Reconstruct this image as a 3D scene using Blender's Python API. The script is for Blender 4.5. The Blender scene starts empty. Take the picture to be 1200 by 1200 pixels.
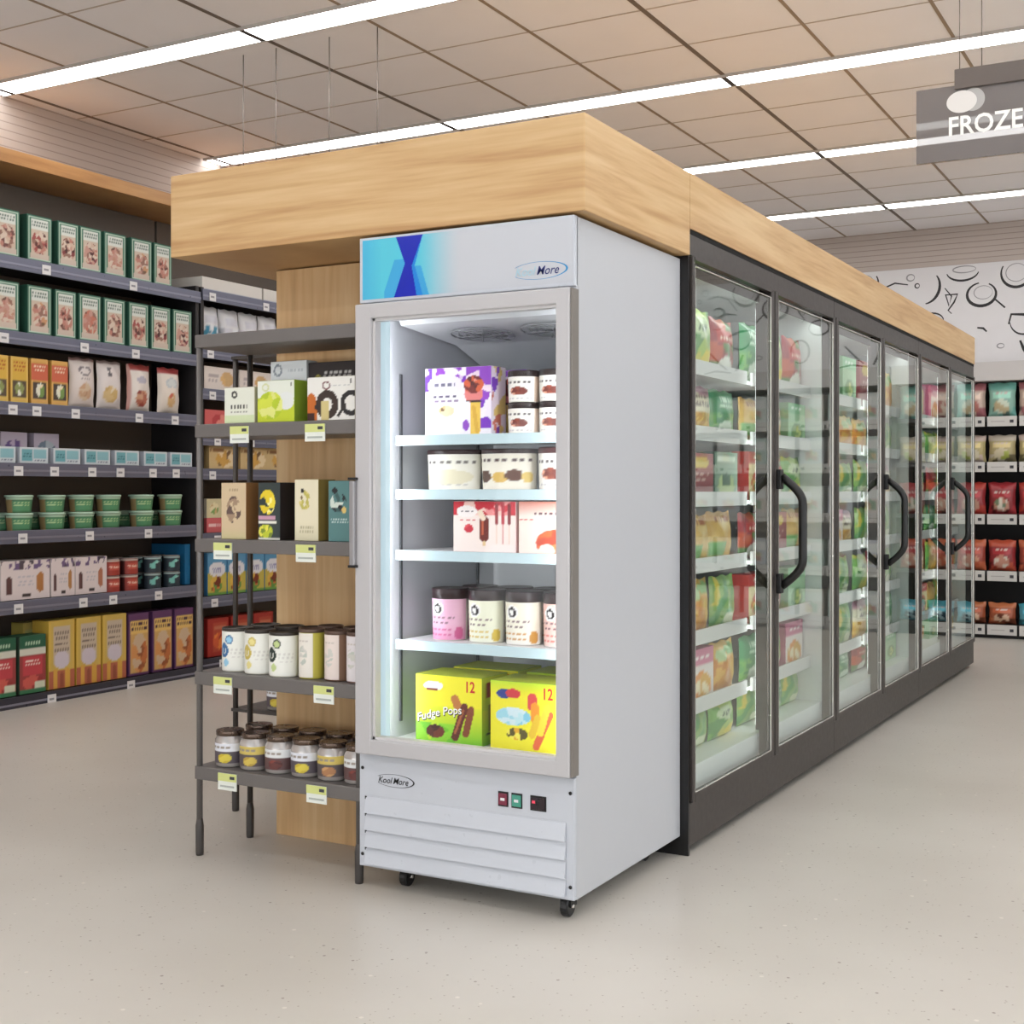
import bpy, bmesh, math, random
from mathutils import Vector, Matrix
C = bpy.context.scene.collection
S = bpy.context.scene
PI = math.pi
CEIL = 3.66

# ------------------------------------------------------------ camera, exposure, light
cam = bpy.data.cameras.new('camera'); cam_o = bpy.data.objects.new('camera', cam); C.objects.link(cam_o)
cam.sensor_width = 36; cam.sensor_fit = 'HORIZONTAL'; cam.lens = 36 * 1535 / 1200
cam.shift_y = -25 / 1200; cam.clip_start = .05; cam.clip_end = 60
cam_o.location = (0, 0, 1.244); cam_o.rotation_euler = (PI / 2, 0, math.radians(29))
S.camera = cam_o
S.view_settings.view_transform = 'Standard'; S.view_settings.look = 'None'
S.view_settings.gamma = 1; S.view_settings.use_curve_mapping = False
S.view_settings.exposure = 0.12
world = bpy.data.worlds.new('world'); S.world = world; world.use_nodes = True
world.node_tree.nodes['Background'].inputs[0].default_value = (.9, .95, 1, 1)
world.node_tree.nodes['Background'].inputs[1].default_value = .3
STRIP = 9.3          # radiance of the linear ceiling lights
STRIP_COL = (1.0, .995, .985)
def area(name, loc, rot, sx, sy, watts, col=(1, 1, 1)):
    l = bpy.data.lights.new(name, 'AREA'); l.shape = 'RECTANGLE'; l.size = sx; l.size_y = sy; l.energy = watts; l.color = col
    o = bpy.data.objects.new(name, l); C.objects.link(o); o.location = loc; o.rotation_euler = rot
    return o
area('added_rear_fill', (-1.2, -3.95, 1.75), (math.radians(112), 0, 0), 9.5, 3.2, 220, (.97, .985, 1))       # added soft fill lamp behind the viewer, no source known there
area('added_right_fill', (4.0, 3.5, 1.8), (math.radians(114), 0, math.radians(90)), 12, 3.0, 175, (.97, .985, 1))  # added soft fill lamp from the right, no source known there
ROWS_Y = [-2.40, -.46, 1.48, 3.43, 5.38, 7.34, 9.26, 11.22]

# ------------------------------------------------------------ colours and materials
def lin(c):
    c = c / 255
    return c / 12.92 if c <= .04045 else ((c + .055) / 1.055) ** 2.4
def rgb(h):
    if isinstance(h, str):
        h = h.lstrip('#'); h = tuple(int(h[i:i + 2], 16) for i in (0, 2, 4))
    return tuple(lin(v) for v in h)
def newmat(name):
    m = bpy.data.materials.new(name); m.use_nodes = True
    return m, m.node_tree.nodes, m.node_tree.links, m.node_tree.nodes['Principled BSDF']
_mc = {}
def M(h, rough=.5, metal=0., name='paint', emit=0, noise=.0, scale=40):
    k = (h, rough, metal, emit, noise)
    if k in _mc: return _mc[k]
    m, N, L, b = newmat(name)
    c = rgb(h)
    b.inputs['Base Color'].default_value = (*c, 1)
    b.inputs['Roughness'].default_value = rough; b.inputs['Metallic'].default_value = metal
    if emit:
        b.inputs['Emission Color'].default_value = (*c, 1); b.inputs['Emission Strength'].default_value = emit
    t = N.new('ShaderNodeTexNoise'); t.inputs['Scale'].default_value = scale
    co = N.new('ShaderNodeTexCoord'); L.new(co.outputs['Object'], t.inputs['Vector'])
    mr = N.new('ShaderNodeMapRange'); mr.inputs[3].default_value = max(.02, rough - .06); mr.inputs[4].default_value = min(1, rough + .06)
    L.new(t.outputs['Fac'], mr.inputs[0]); L.new(mr.outputs[0], b.inputs['Roughness'])
    if noise:
        mx = N.new('ShaderNodeMixRGB'); mx.inputs[1].default_value = (*[v * (1 - noise) for v in c], 1)
        mx.inputs[2].default_value = (*[min(1, v * (1 + noise)) for v in c], 1)
        L.new(t.outputs['Fac'], mx.inputs[0]); L.new(mx.outputs[0], b.inputs['Base Color'])
    _mc[k] = m
    return m
def emission(name, col, s, base=.8):
    m, N, L, b = newmat(name)
    b.inputs['Base Color'].default_value = (base, base, base, 1)
    b.inputs['Emission Color'].default_value = (*col, 1); b.inputs['Emission Strength'].default_value = s
    return m
def printed(name, rough, coat=0):
    m, N, L, b = newmat(name)
    a = N.new('ShaderNodeAttribute'); a.attribute_name = 'Col'
    L.new(a.outputs['Color'], b.inputs['Base Color']); b.inputs['Roughness'].default_value = rough
    b.inputs['Coat Weight'].default_value = coat
    return m
CARD = printed('printed_card', .5); FILM = printed('printed_film', .28); VINYL = printed('printed_vinyl', .18)
def wood(name, sc, dark, mid, light, rough=.45):
    m, N, L, b = newmat(name)
    co = N.new('ShaderNodeTexCoord'); mp = N.new('ShaderNodeMapping'); mp.inputs['Scale'].default_value = sc
    L.new(co.outputs['Object'], mp.inputs[0])
    n1 = N.new('ShaderNodeTexNoise'); n1.inputs['Scale'].default_value = 1.6; n1.inputs['Detail'].default_value = 8; n1.inputs['Distortion'].default_value = .7
    n2 = N.new('ShaderNodeTexNoise'); n2.inputs['Scale'].default_value = 7; n2.inputs['Detail'].default_value = 6
    L.new(mp.outputs[0], n1.inputs['Vector']); L.new(mp.outputs[0], n2.inputs['Vector'])
    ad = N.new('ShaderNodeMath'); ad.operation = 'MULTIPLY_ADD'; ad.inputs[1].default_value = .35
    L.new(n2.outputs['Fac'], ad.inputs[0]); L.new(n1.outputs['Fac'], ad.inputs[2])
    r = N.new('ShaderNodeValToRGB'); e = r.color_ramp.elements
    e[0].position = .48; e[0].color = (*rgb(dark), 1); e[1].position = .85; e[1].color = (*rgb(light), 1)
    x = e.new(.66); x.color = (*rgb(mid), 1)
    L.new(ad.outputs[0], r.inputs[0]); L.new(r.outputs[0], b.inputs['Base Color'])
    b.inputs['Roughness'].default_value = rough
    bp = N.new('ShaderNodeBump'); bp.inputs['Strength'].default_value = .06; bp.inputs['Distance'].default_value = .01
    L.new(ad.outputs[0], bp.inputs['Height']); L.new(bp.outputs[0], b.inputs['Normal'])
    return m
WOOD = wood('oak_veneer_horizontal', (.6, .6, 11), (184, 142, 94), (203, 166, 117), (214, 181, 134))
WOODV = wood('oak_veneer_vertical', (7, 7, .35), (196, 154, 108), (216, 176, 126), (228, 194, 146))
WOODB = wood('oak_veneer_shelf_canopy', (.5, .5, 6), (168, 118, 70), (190, 140, 88), (205, 158, 104))

def pane(name, tint, refl, alpha=0., dark=(0, 0, 0)):
    """thin pane: clear (tinted) transmission, Fresnel reflection on the outer face"""
    m = bpy.data.materials.new(name); m.use_nodes = True; N = m.node_tree.nodes; L = m.node_tree.links
    N.clear(); out = N.new('ShaderNodeOutputMaterial')
    tr = N.new('ShaderNodeBsdfTransparent'); tr.inputs[0].default_value = (*tint, 1)
    gl = N.new('ShaderNodeBsdfGlossy'); gl.inputs['Roughness'].default_value = .02; gl.inputs[0].default_value = (.95, .97, .96, 1)
    fr = N.new('ShaderNodeFresnel'); fr.inputs[0].default_value = 1.5
    ge = N.new('ShaderNodeNewGeometry')
    inv = N.new('ShaderNodeMath'); inv.operation = 'SUBTRACT'; inv.inputs[0].default_value = 1; L.new(ge.outputs['Backfacing'], inv.inputs[1])
    mu = N.new('ShaderNodeMath'); mu.operation = 'MULTIPLY'; mu.inputs[1].default_value = refl; mu.use_clamp = True; L.new(fr.outputs[0], mu.inputs[0])
    mm = N.new('ShaderNodeMath'); mm.operation = 'MULTIPLY'; L.new(mu.outputs[0], mm.inputs[0]); L.new(inv.outputs[0], mm.inputs[1])
    mix = N.new('ShaderNodeMixShader'); L.new(mm.outputs[0], mix.inputs[0]); L.new(gl.outputs[0], mix.inputs[2])
    if alpha:
        df = N.new('ShaderNodeBsdfDiffuse'); df.inputs[0].default_value = (*dark, 1)
        m2 = N.new('ShaderNodeMixShader'); m2.inputs[0].default_value = alpha
        L.new(tr.outputs[0], m2.inputs[1]); L.new(df.outputs[0], m2.inputs[2]); L.new(m2.outputs[0], mix.inputs[1])
    else:
        L.new(tr.outputs[0], mix.inputs[1])
    L.new(mix.outputs[0], out.inputs[0])
    return m
GLASS = pane('door_glass', (.95, .975, .965), 1.5)
FGLASS = pane('cabinet_glass', (.985, .99, .99), .55)
SMOKE = pane('smoked_acrylic', (.97, .97, .97), .6, .74, (.20, .185, .185))
JARG = pane('jar_glass', (.95, .96, .95), 1.3)

DARK = M((38, 36, 38), .5, name='dark_steel'); RAIL = M((112, 115, 134), .3, .3, 'blue_grey_rail')
TAGW = M((225, 224, 226), .5, name='white_tag'); INK = M((60, 60, 66), .6, name='ink')
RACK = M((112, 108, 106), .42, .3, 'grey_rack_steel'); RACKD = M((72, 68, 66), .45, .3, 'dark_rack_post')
WHITE = M((194, 198, 206), .3, name='white_enamel'); SIDE = M((188, 190, 195), .32, name='white_enamel_side')
INNER = M((226, 228, 230), .35, name='white_liner'); FRAME = M((188, 186, 188), .35, .1, 'grey_door_frame')
COOL = M((60, 54, 51), .4, .2, 'bronze_frame'); BLACK = M((16, 15, 16), .4, name='black_plastic')
ALU = M((215, 210, 204), .25, .6, 'bright_aluminium'); CWHITE = M((228, 231, 230), .4, name='case_liner')
PALEBLUE = M((196, 218, 226), .35, name='pale_blue_strip')

# ------------------------------------------------------------ mesh builder
class MB:
    def __init__(s): s.v = []; s.f = []; s.mi = []; s.c = []; s.mats = []; s.sm = []
    def mat(s, m):
        if m not in s.mats: s.mats.append(m)
        return s.mats.index(m)
    def add(s, vs, fs, m, col=(1, 1, 1), smooth=False, cols=None):
        o = len(s.v); s.v += [tuple(v) for v in vs]
        s.c += cols if cols else [col] * len(vs)
        k = s.mat(m)
        for f in fs: s.f.append(tuple(i + o for i in f)); s.mi.append(k); s.sm.append(smooth)
        return s
    def box(s, x0, y0, z0, x1, y1, z1, m, col=(1, 1, 1), bev=0):
        if x1 < x0: x0, x1 = x1, x0
        if y1 < y0: y0, y1 = y1, y0
        if z1 < z0: z0, z1 = z1, z0
        if not bev:
            vs = [(x, y, z) for z in (z0, z1) for y in (y0, y1) for x in (x0, x1)]
            return s.add(vs, [(0, 2, 3, 1), (4, 5, 7, 6), (0, 1, 5, 4), (2, 6, 7, 3), (0, 4, 6, 2), (1, 3, 7, 5)], m, col)
        bm = bmesh.new(); bmesh.ops.create_cube(bm, size=1)
        for v in bm.verts: v.co = Vector(((x0 + x1) / 2 + v.co.x * (x1 - x0), (y0 + y1) / 2 + v.co.y * (y1 - y0), (z0 + z1) / 2 + v.co.z * (z1 - z0)))
        bmesh.ops.bevel(bm, geom=bm.edges[:], offset=bev, segments=2, affect='EDGES', profile=.5)
        bm.verts.index_update()
        s.add([v.co[:] for v in bm.verts], [[v.index for v in f.verts] for f in bm.faces], m, col); bm.free()
        return s
    def lathe(s, prof, m, n=24, cx=0, cy=0, cols=None, smooth=True, sx=1, sy=1):
        vs = []; cc = []
        for i, (r, z) in enumerate(prof):
            for k in range(n):
                a = 2 * PI * k / n; vs.append((cx + sx * r * math.cos(a), cy + sy * r * math.sin(a), z)); cc.append(cols[i] if cols else (1, 1, 1))
        fs = [(i * n + k, i * n + (k + 1) % n, (i + 1) * n + (k + 1) % n, (i + 1) * n + k) for i in range(len(prof) - 1) for k in range(n)]
        fs += [tuple(range(n))[::-1], tuple((len(prof) - 1) * n + k for k in range(n))]
        return s.add(vs, fs, m, smooth=smooth, cols=cc)
    def tube(s, pts, r, m, n=8, col=(1, 1, 1), closed=False):
        pts = [Vector(p) for p in pts]; vs = []; up0 = None
        for i, p in enumerate(pts):
            d = (pts[min(i + 1, len(pts) - 1)] - pts[max(i - 1, 0)]).normalized()
            ref = Vector((0, 0, 1)) if abs(d.z) < .95 else Vector((1, 0, 0))
            if up0 is not None: ref = up0
            a = d.cross(ref).normalized(); b = a.cross(d).normalized(); up0 = b
            for k in range(n):
                t = 2 * PI * k / n; vs.append(p + a * (r * math.cos(t)) + b * (r * math.sin(t)))
        fs = [(i * n + k, (i + 1) * n + k, (i + 1) * n + (k + 1) % n, i * n + (k + 1) % n) for i in range(len(pts) - 1) for k in range(n)]
        fs += [tuple(range(n)), tuple((len(pts) - 1) * n + k for k in range(n))[::-1]]
        return s.add(vs, fs, m, col, smooth=True)
    def grid(s, nu, nv, pos, art, m, smooth=False):
        vs = []; cc = []
        for j in range(nv + 1):
            for i in range(nu + 1):
                u, v = i / nu, j / nv; vs.append(pos(u, v)); cc.append(art(u, v))
        w = nu + 1
        fs = [(j * w + i, j * w + i + 1, (j + 1) * w + i + 1, (j + 1) * w + i) for j in range(nv) for i in range(nu)]
        return s.add(vs, fs, m, smooth=smooth, cols=cc)
    def text(s, str_, size, pos, m, col=(0, 0, 0), shear=0, bold=0., sx=1., align='LEFT'):
        vs, fs = text_mesh(str_, shear, bold, align)
        s.add([pos(x * size * sx, y * size) for x, y in vs], fs, m, col)
        return s
    def mesh(s, name):
        me = bpy.data.meshes.new(name); me.from_pydata(s.v, [], s.f)
        for m in s.mats: me.materials.append(m)
        me.polygons.foreach_set('material_index', s.mi); me.polygons.foreach_set('use_smooth', s.sm)
        a = me.color_attributes.new('Col', 'FLOAT_COLOR', 'POINT')
        flat = []
        for c in s.c: flat += [c[0], c[1], c[2], 1.]
        a.data.foreach_set('color', flat); me.update()
        return me
    def build(s, name, parent=None, loc=None, rz=0):
        return link(s.mesh(name), name, parent, loc, rz)
_tx = {}
def text_mesh(t, shear, bold, align):
    k = (t, shear, bold, align)
    if k not in _tx:
        cu = bpy.data.curves.new('lettering', 'FONT'); cu.body = t; cu.size = 1; cu.shear = shear; cu.offset = bold; cu.align_x = align; cu.resolution_u = 3
        ob = bpy.data.objects.new('lettering', cu); me = ob.to_mesh()
        _tx[k] = ([(v.co.x, v.co.y) for v in me.vertices], [tuple(p.vertices) for p in me.polygons])
        ob.to_mesh_clear(); bpy.data.objects.remove(ob); bpy.data.curves.remove(cu)
    return _tx[k]
def link(me, name, parent=None, loc=None, rz=0):
    o = bpy.data.objects.new(name, me); C.objects.link(o)
    if parent: o.parent = parent
    if loc: o.location = loc
    o.rotation_euler = (0, 0, rz)
    return o
LABELS = {}
def tag(o, label, cat, group=None):
    o['label'] = label; o['category'] = cat
    if group: o['group'] = group
    assert 4 <= len(label.split()) <= 16, label
    assert label not in LABELS, label
    LABELS[label] = o
    return o
def thing(name, label, cat, loc=(0, 0, 0), rz=0, group=None):
    o = bpy.data.objects.new(name, None); C.objects.link(o); o.location = loc; o.rotation_euler = (0, 0, rz); o.empty_display_size = .1
    return tag(o, label, cat, group)
def struct(o): o['kind'] = 'structure'; return o
ORD = ['first', 'second', 'third', 'fourth', 'fifth', 'sixth', 'seventh', 'eighth', 'ninth', 'tenth', 'eleventh', 'twelfth']

# ------------------------------------------------------------ printed artwork (colour of the print, per vertex)
def art(bg, items, asp=1.):
    """asp = height / width; u, v in 0..1. r rect, e ellipse, o ring, s capsule, n random blobs, t rows of small type, g vertical blend"""
    prep = []
    for it in items:
        k = it[0]
        if k == 'n':
            _, x0, y0, x1, y1, cols, cnt, seed = it; rr = random.Random(seed)
            prep.append((k, x0, y0, x1, y1, [(rr.uniform(x0, x1), rr.uniform(y0, y1), rgb(rr.choice(cols))) for _ in range(cnt)]))
        elif k == 'b':     # food heap: blobs clipped to an ellipse
            _, cx, cy, rx, ry, cols, cnt, seed = it; rr = random.Random(seed)
            prep.append((k, cx, cy, rx, ry, [(rr.uniform(cx - rx, cx + rx), rr.uniform(cy - ry, cy + ry), rgb(rr.choice(cols))) for _ in range(cnt)]))
        elif k == 't':
            _, x0, y0, x1, y1, rows, col, seed = it; prep.append((k, x0, y0, x1, y1, rows, rgb(col), random.Random(seed).random() * 50))
        elif k == 'g': prep.append((k, it[1], it[2], rgb(it[3]), rgb(it[4])))
        else: prep.append(tuple(it[:-1]) + (rgb(it[-1]),))
    b0 = rgb(bg)
    def f(u, v):
        c = b0
        for it in prep:
            k = it[0]
            if k == 'r':
                if it[1] <= u <= it[3] and it[2] <= v <= it[4]: c = it[5]
            elif k == 'e':
                if ((u - it[1]) / it[3]) ** 2 + ((v - it[2]) / it[4]) ** 2 <= 1: c = it[5]
            elif k == 'o':
                d = math.sqrt(((u - it[1]) / it[3]) ** 2 + ((v - it[2]) / it[4]) ** 2)
                if 1 - it[5] <= d <= 1: c = it[6]
            elif k == 's':
                x0, y0, x1, y1, w = it[1:6]; dx, dy = x1 - x0, (y1 - y0) * asp
                L2 = dx * dx + dy * dy or 1e-9; t = max(0, min(1, ((u - x0) * dx + (v - y0) * asp * dy) / L2))
                if (u - x0 - t * dx) ** 2 + ((v - y0) * asp - t * dy) ** 2 <= w * w: c = it[6]
            elif k in 'nb':
                x0, y0, x1, y1 = it[1:5]
                if k == 'n': ok = x0 <= u <= x1 and y0 <= v <= y1
                else: ok = ((u - x0) / x1) ** 2 + ((v - y0) / y1) ** 2 <= 1
                if ok: c = min(it[5], key=lambda p: (p[0] - u) ** 2 + ((p[1] - v) * asp) ** 2)[2]
            elif k == 't':
                x0, y0, x1, y1, rows, col, sd = it[1:]
                if x0 <= u <= x1 and y0 <= v <= y1:
                    q = (v - y0) / (y1 - y0) * rows
                    if .25 < q % 1 < .8 and math.sin(u * 61 + int(q) * 17 + sd) > -.35: c = col
            elif k == 'g':
                if it[1] <= v <= it[2]:
                    t = (v - it[1]) / (it[2] - it[1]); c = tuple(a + (b - a) * t for a, b in zip(it[3], it[4]))
        return c
    return f
_kc = {}
def carton_mesh(key, w, d, h, A, side, top, res=(18, 24), bev=.0015, sideart=None):
    if key in _kc: return _kc[key]
    b = MB(); b.box(-w / 2, 0, 0, w / 2, d, h, CARD, rgb(side), bev)
    e = bev * .6
    b.grid(res[0], res[1], lambda u, v: (-w / 2 + e + u * (w - 2 * e), -.0005, e + v * (h - 2 * e)), A, CARD)
    b.add([(-w / 2 + e, e, h + .0004), (w / 2 - e, e, h + .0004), (w / 2 - e, d - e, h + .0004), (-w / 2 + e, d - e, h + .0004)], [(0, 1, 2, 3)], CARD, rgb(top))
    if sideart: b.grid(10, res[1], lambda u, v: (w / 2 + .0005, e + u * (d - 2 * e), e + v * (h - 2 * e)), sideart, CARD)
    _kc[key] = b
    return b
def pouch_mesh(key, w, d, h, A, back, res=(18, 24), seed=1):
    """pillow bag with crimped seals; front bulges towards -Y"""
    if key in _kc: return _kc[key]
    b = MB(); rr = random.Random(seed); p = [rr.uniform(0, 6) for _ in range(6)]
    def th(u, v): return d / 2 * (max(0, math.sin(PI * u)) ** .45) * (max(0, math.sin(PI * min(1, v * 1.02))) ** .5) * (1 + .13 * math.sin(9 * u + p[0]) * math.sin(7 * v + p[1]) + .06 * math.sin(19 * u * v + p[2]))
    def xx(u, v): return (u - .5) * w * (1 - .07 * math.sin(PI * v) + .012 * math.sin(15 * v + p[3]))
    def zz(u, v): return h * v if v < .95 else h * v + .004 * math.sin(u * 14 + p[4])
    b.grid(res[0], res[1], lambda u, v: (xx(u, v), d / 2 - th(u, v), max(0, zz(u, v))), A, FILM, True)
    b.grid(8, 10, lambda u, v: (xx(1 - u, v), d / 2 + th(1 - u, v) * .8, max(0, zz(1 - u, v))), lambda u, v: rgb(back), FILM, True)
    _kc[key] = b
    return b
_me = {}
def put(key, b, name, loc, rz, label, cat, group=None):
    if key not in _me: _me[key] = b.mesh(name)
    return tag(link(_me[key], name, None, loc, rz), label, cat, group)
def wrap(b, r0, r1, z0, z1, A, nu, nv, m, arc=PI * .95, off=.0006):
    b.grid(nu, nv, lambda u, v: ((r0 + (r1 - r0) * v + off) * math.sin((u - .5) * arc), -(r0 + (r1 - r0) * v + off) * math.cos((u - .5) * arc), z0 + v * (z1 - z0)), A, m, True)

# ============================================================ SETTING
def floor_mat():
    m, N, L, b = newmat('polished_terrazzo')
    co = N.new('ShaderNodeTexCoord')
    big = N.new('ShaderNodeTexNoise'); big.inputs['Scale'].default_value = .8; big.inputs['Detail'].default_value = 5
    L.new(co.outputs['Object'], big.inputs['Vector'])
    r = N.new('ShaderNodeValToRGB'); r.color_ramp.elements[0].position = .35; r.color_ramp.elements[0].color = (*rgb((186, 180, 171)), 1)
    r.color_ramp.elements[1].position = .65; r.color_ramp.elements[1].color = (*rgb((197, 192, 184)), 1)
    L.new(big.outputs['Fac'], r.inputs[0]); last = r.outputs[0]
    for sc, th, col, th2 in ((22, .10, (112, 98, 88), .72), (55, .15, (146, 134, 122), .66), (15, .09, (216, 209, 199), .8)):
        v = N.new('ShaderNodeTexVoronoi'); v.inputs['Scale'].default_value = sc; L.new(co.outputs['Object'], v.inputs['Vector'])
        lt = N.new('ShaderNodeMath'); lt.operation = 'LESS_THAN'; lt.inputs[1].default_value = th; L.new(v.outputs['Distance'], lt.inputs[0])
        sp = N.new('ShaderNodeSeparateColor'); L.new(v.outputs['Color'], sp.inputs[0])
        gt = N.new('ShaderNodeMath'); gt.operation = 'GREATER_THAN'; gt.inputs[1].default_value = th2; L.new(sp.outputs[0], gt.inputs[0])
        mu = N.new('ShaderNodeMath'); mu.operation = 'MULTIPLY'; L.new(lt.outputs[0], mu.inputs[0]); L.new(gt.outputs[0], mu.inputs[1])
        m5 = N.new('ShaderNodeMath'); m5.operation = 'MULTIPLY'; m5.inputs[1].default_value = .75; L.new(mu.outputs[0], m5.inputs[0])
        mx = N.new('ShaderNodeMixRGB'); mx.inputs[2].default_value = (*rgb(col), 1); L.new(m5.outputs[0], mx.inputs[0]); L.new(last, mx.inputs[1]); last = mx.outputs[0]
    L.new(last, b.inputs['Base Color']); b.inputs['Roughness'].default_value = .3; b.inputs['Specular IOR Level'].default_value = .35
    return m
struct(MB().box(-6.7, -4.2, -.1, 4.2, 12.6, 0, floor_mat()).build('floor'))

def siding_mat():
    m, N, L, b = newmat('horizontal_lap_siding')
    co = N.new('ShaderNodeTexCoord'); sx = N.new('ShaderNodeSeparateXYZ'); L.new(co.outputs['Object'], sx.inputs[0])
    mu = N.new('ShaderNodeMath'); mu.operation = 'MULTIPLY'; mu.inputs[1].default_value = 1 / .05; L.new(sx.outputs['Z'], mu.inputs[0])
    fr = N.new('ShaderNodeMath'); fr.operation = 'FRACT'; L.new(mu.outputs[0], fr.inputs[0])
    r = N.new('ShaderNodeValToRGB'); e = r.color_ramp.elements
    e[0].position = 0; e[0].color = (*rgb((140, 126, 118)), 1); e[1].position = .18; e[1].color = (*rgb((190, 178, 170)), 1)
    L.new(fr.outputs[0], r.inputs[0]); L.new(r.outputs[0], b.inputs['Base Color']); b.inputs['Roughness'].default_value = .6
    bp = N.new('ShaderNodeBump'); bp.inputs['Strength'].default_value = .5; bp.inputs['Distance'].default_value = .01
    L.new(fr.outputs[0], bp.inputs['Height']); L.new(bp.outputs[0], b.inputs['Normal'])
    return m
SID = siding_mat(); PLAIN = M((205, 202, 198), .6, name='wall_paint')
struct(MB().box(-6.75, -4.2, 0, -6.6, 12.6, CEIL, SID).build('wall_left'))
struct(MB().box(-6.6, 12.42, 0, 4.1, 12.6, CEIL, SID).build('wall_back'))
struct(MB().box(4.1, -4.2, 0, 4.25, 12.6, CEIL, PLAIN).build('wall_right'))
struct(MB().box(-6.6, -4.2, 0, 4.1, -4.05, CEIL, PLAIN).build('wall_front'))
def added_shop_window(name, horizontal_x, x0, x1, z0, z1, n):  # added panes on unseen walls, put there to go with the fill lamps
    b = MB(); F = M((70, 68, 66), .4, .3, 'added_window_frame'); Gp = M((214, 226, 236), .1, name='added_window_glass')
    def bx(a0, c0, a1, c1, t0, t1, m):
        if horizontal_x: b.box(a0, -4.05 + t0, c0, a1, -4.05 + t1, c1, m)
        else: b.box(4.1 - t1, a0, c0, 4.1 - t0, a1, c1, m)
    bx(x0, z0, x1, z1, 0, .01, Gp)
    for k in range(n + 1):
        x = x0 + (x1 - x0) * k / n; bx(x - .03, z0, x + .03, z1, .01, .05, F)
    for z in (z0, z1): bx(x0, z - .03, x1, z + .03, .01, .05, F)
    return struct(b.build(name))
added_shop_window('added_window_1', True, -5.9, 3.5, .2, 3.3, 6)  # added and unseen, stands behind the rear fill lamp
added_shop_window('added_window_2', False, -2.4, 9.4, .35, 3.3, 8)  # added and unseen, stands behind the right fill lamp
TILE = M((240, 237, 238), .75, name='ceiling_tile', noise=.03, scale=3)
struct(MB().box(-6.75, -4.2, CEIL, 4.25, 12.6, CEIL + .1, TILE).build('ceiling'))
gb = MB(); GR = M((150, 130, 110), .6, name='tile_joint'); GR2 = M((112, 98, 86), .6, name='tile_joint_dark'); GRT = M((184, 170, 156), .6, name='tile_joint_thin')
for k in range(-6, 11):
    x = -2.615 + .645 * k
    main = k % 3 == 0; wd = .013 if main else .009
    if -6.6 < x < 4.1: gb.box(x - wd, -4.05, CEIL - .004, x + wd, 12.42, CEIL - .0005, GR2 if main else GR)
for i, y in enumerate(ROWS_Y):
    for q in ((.11, .695, 1.28)[1:]):
        if y + q < 12.4: gb.box(-6.6, y + q - .005, CEIL - .003, 4.1, y + q + .005, CEIL - .0006, GRT)
struct(gb.build('trim_1'))

LED = emission('linear_light_diffuser', STRIP_COL, STRIP)
rowname = {0: 'eighth', 1: 'seventh', 2: 'sixth', 3: 'fifth'}
rl = ['linear ceiling light farthest behind the viewer', 'linear ceiling light second farthest behind the viewer', 'linear ceiling light overhead just past the viewer',
      'linear ceiling light over the foreground floor, out of view', 'long linear ceiling light nearest the camera, over the left aisle',
      'long linear ceiling light running just above the wooden canopy front', 'long linear ceiling light third from camera, passing behind the hanging sign',
      'farthest long linear ceiling light, beside the back wall siding']
for i, y in enumerate(ROWS_Y):
    t = thing('linear_ceiling_light', rl[i], 'ceiling light', (-1.2, y, CEIL - .012), 0, 'linear ceiling lights')
    xs = [-6.58] + [-2.615 + 1.935 * k for k in (-2, -1, 0, 1, 2, 3)] + [4.08]
    for a, b_ in zip(xs[:-1], xs[1:]):
        MB().box(a + .018 + 1.2, -.092, -.003, b_ - .018 + 1.2, .092, .006, LED).build('diffuser', t)
    h = MB()
    for sy in (-1, 1): h.box(-6.58 + 1.2, sy * .092, -.006, 4.08 + 1.2, sy * .103, .0115, M((190, 184, 178), .5, name='light_trim'))
    for x in xs[1:-1]: h.box(x - .018 + 1.2, -.092, -.004, x + .018 + 1.2, .092, .0115, M((50, 44, 42), .5, name='joint_gap'))
    h.build('housing', t)

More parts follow.
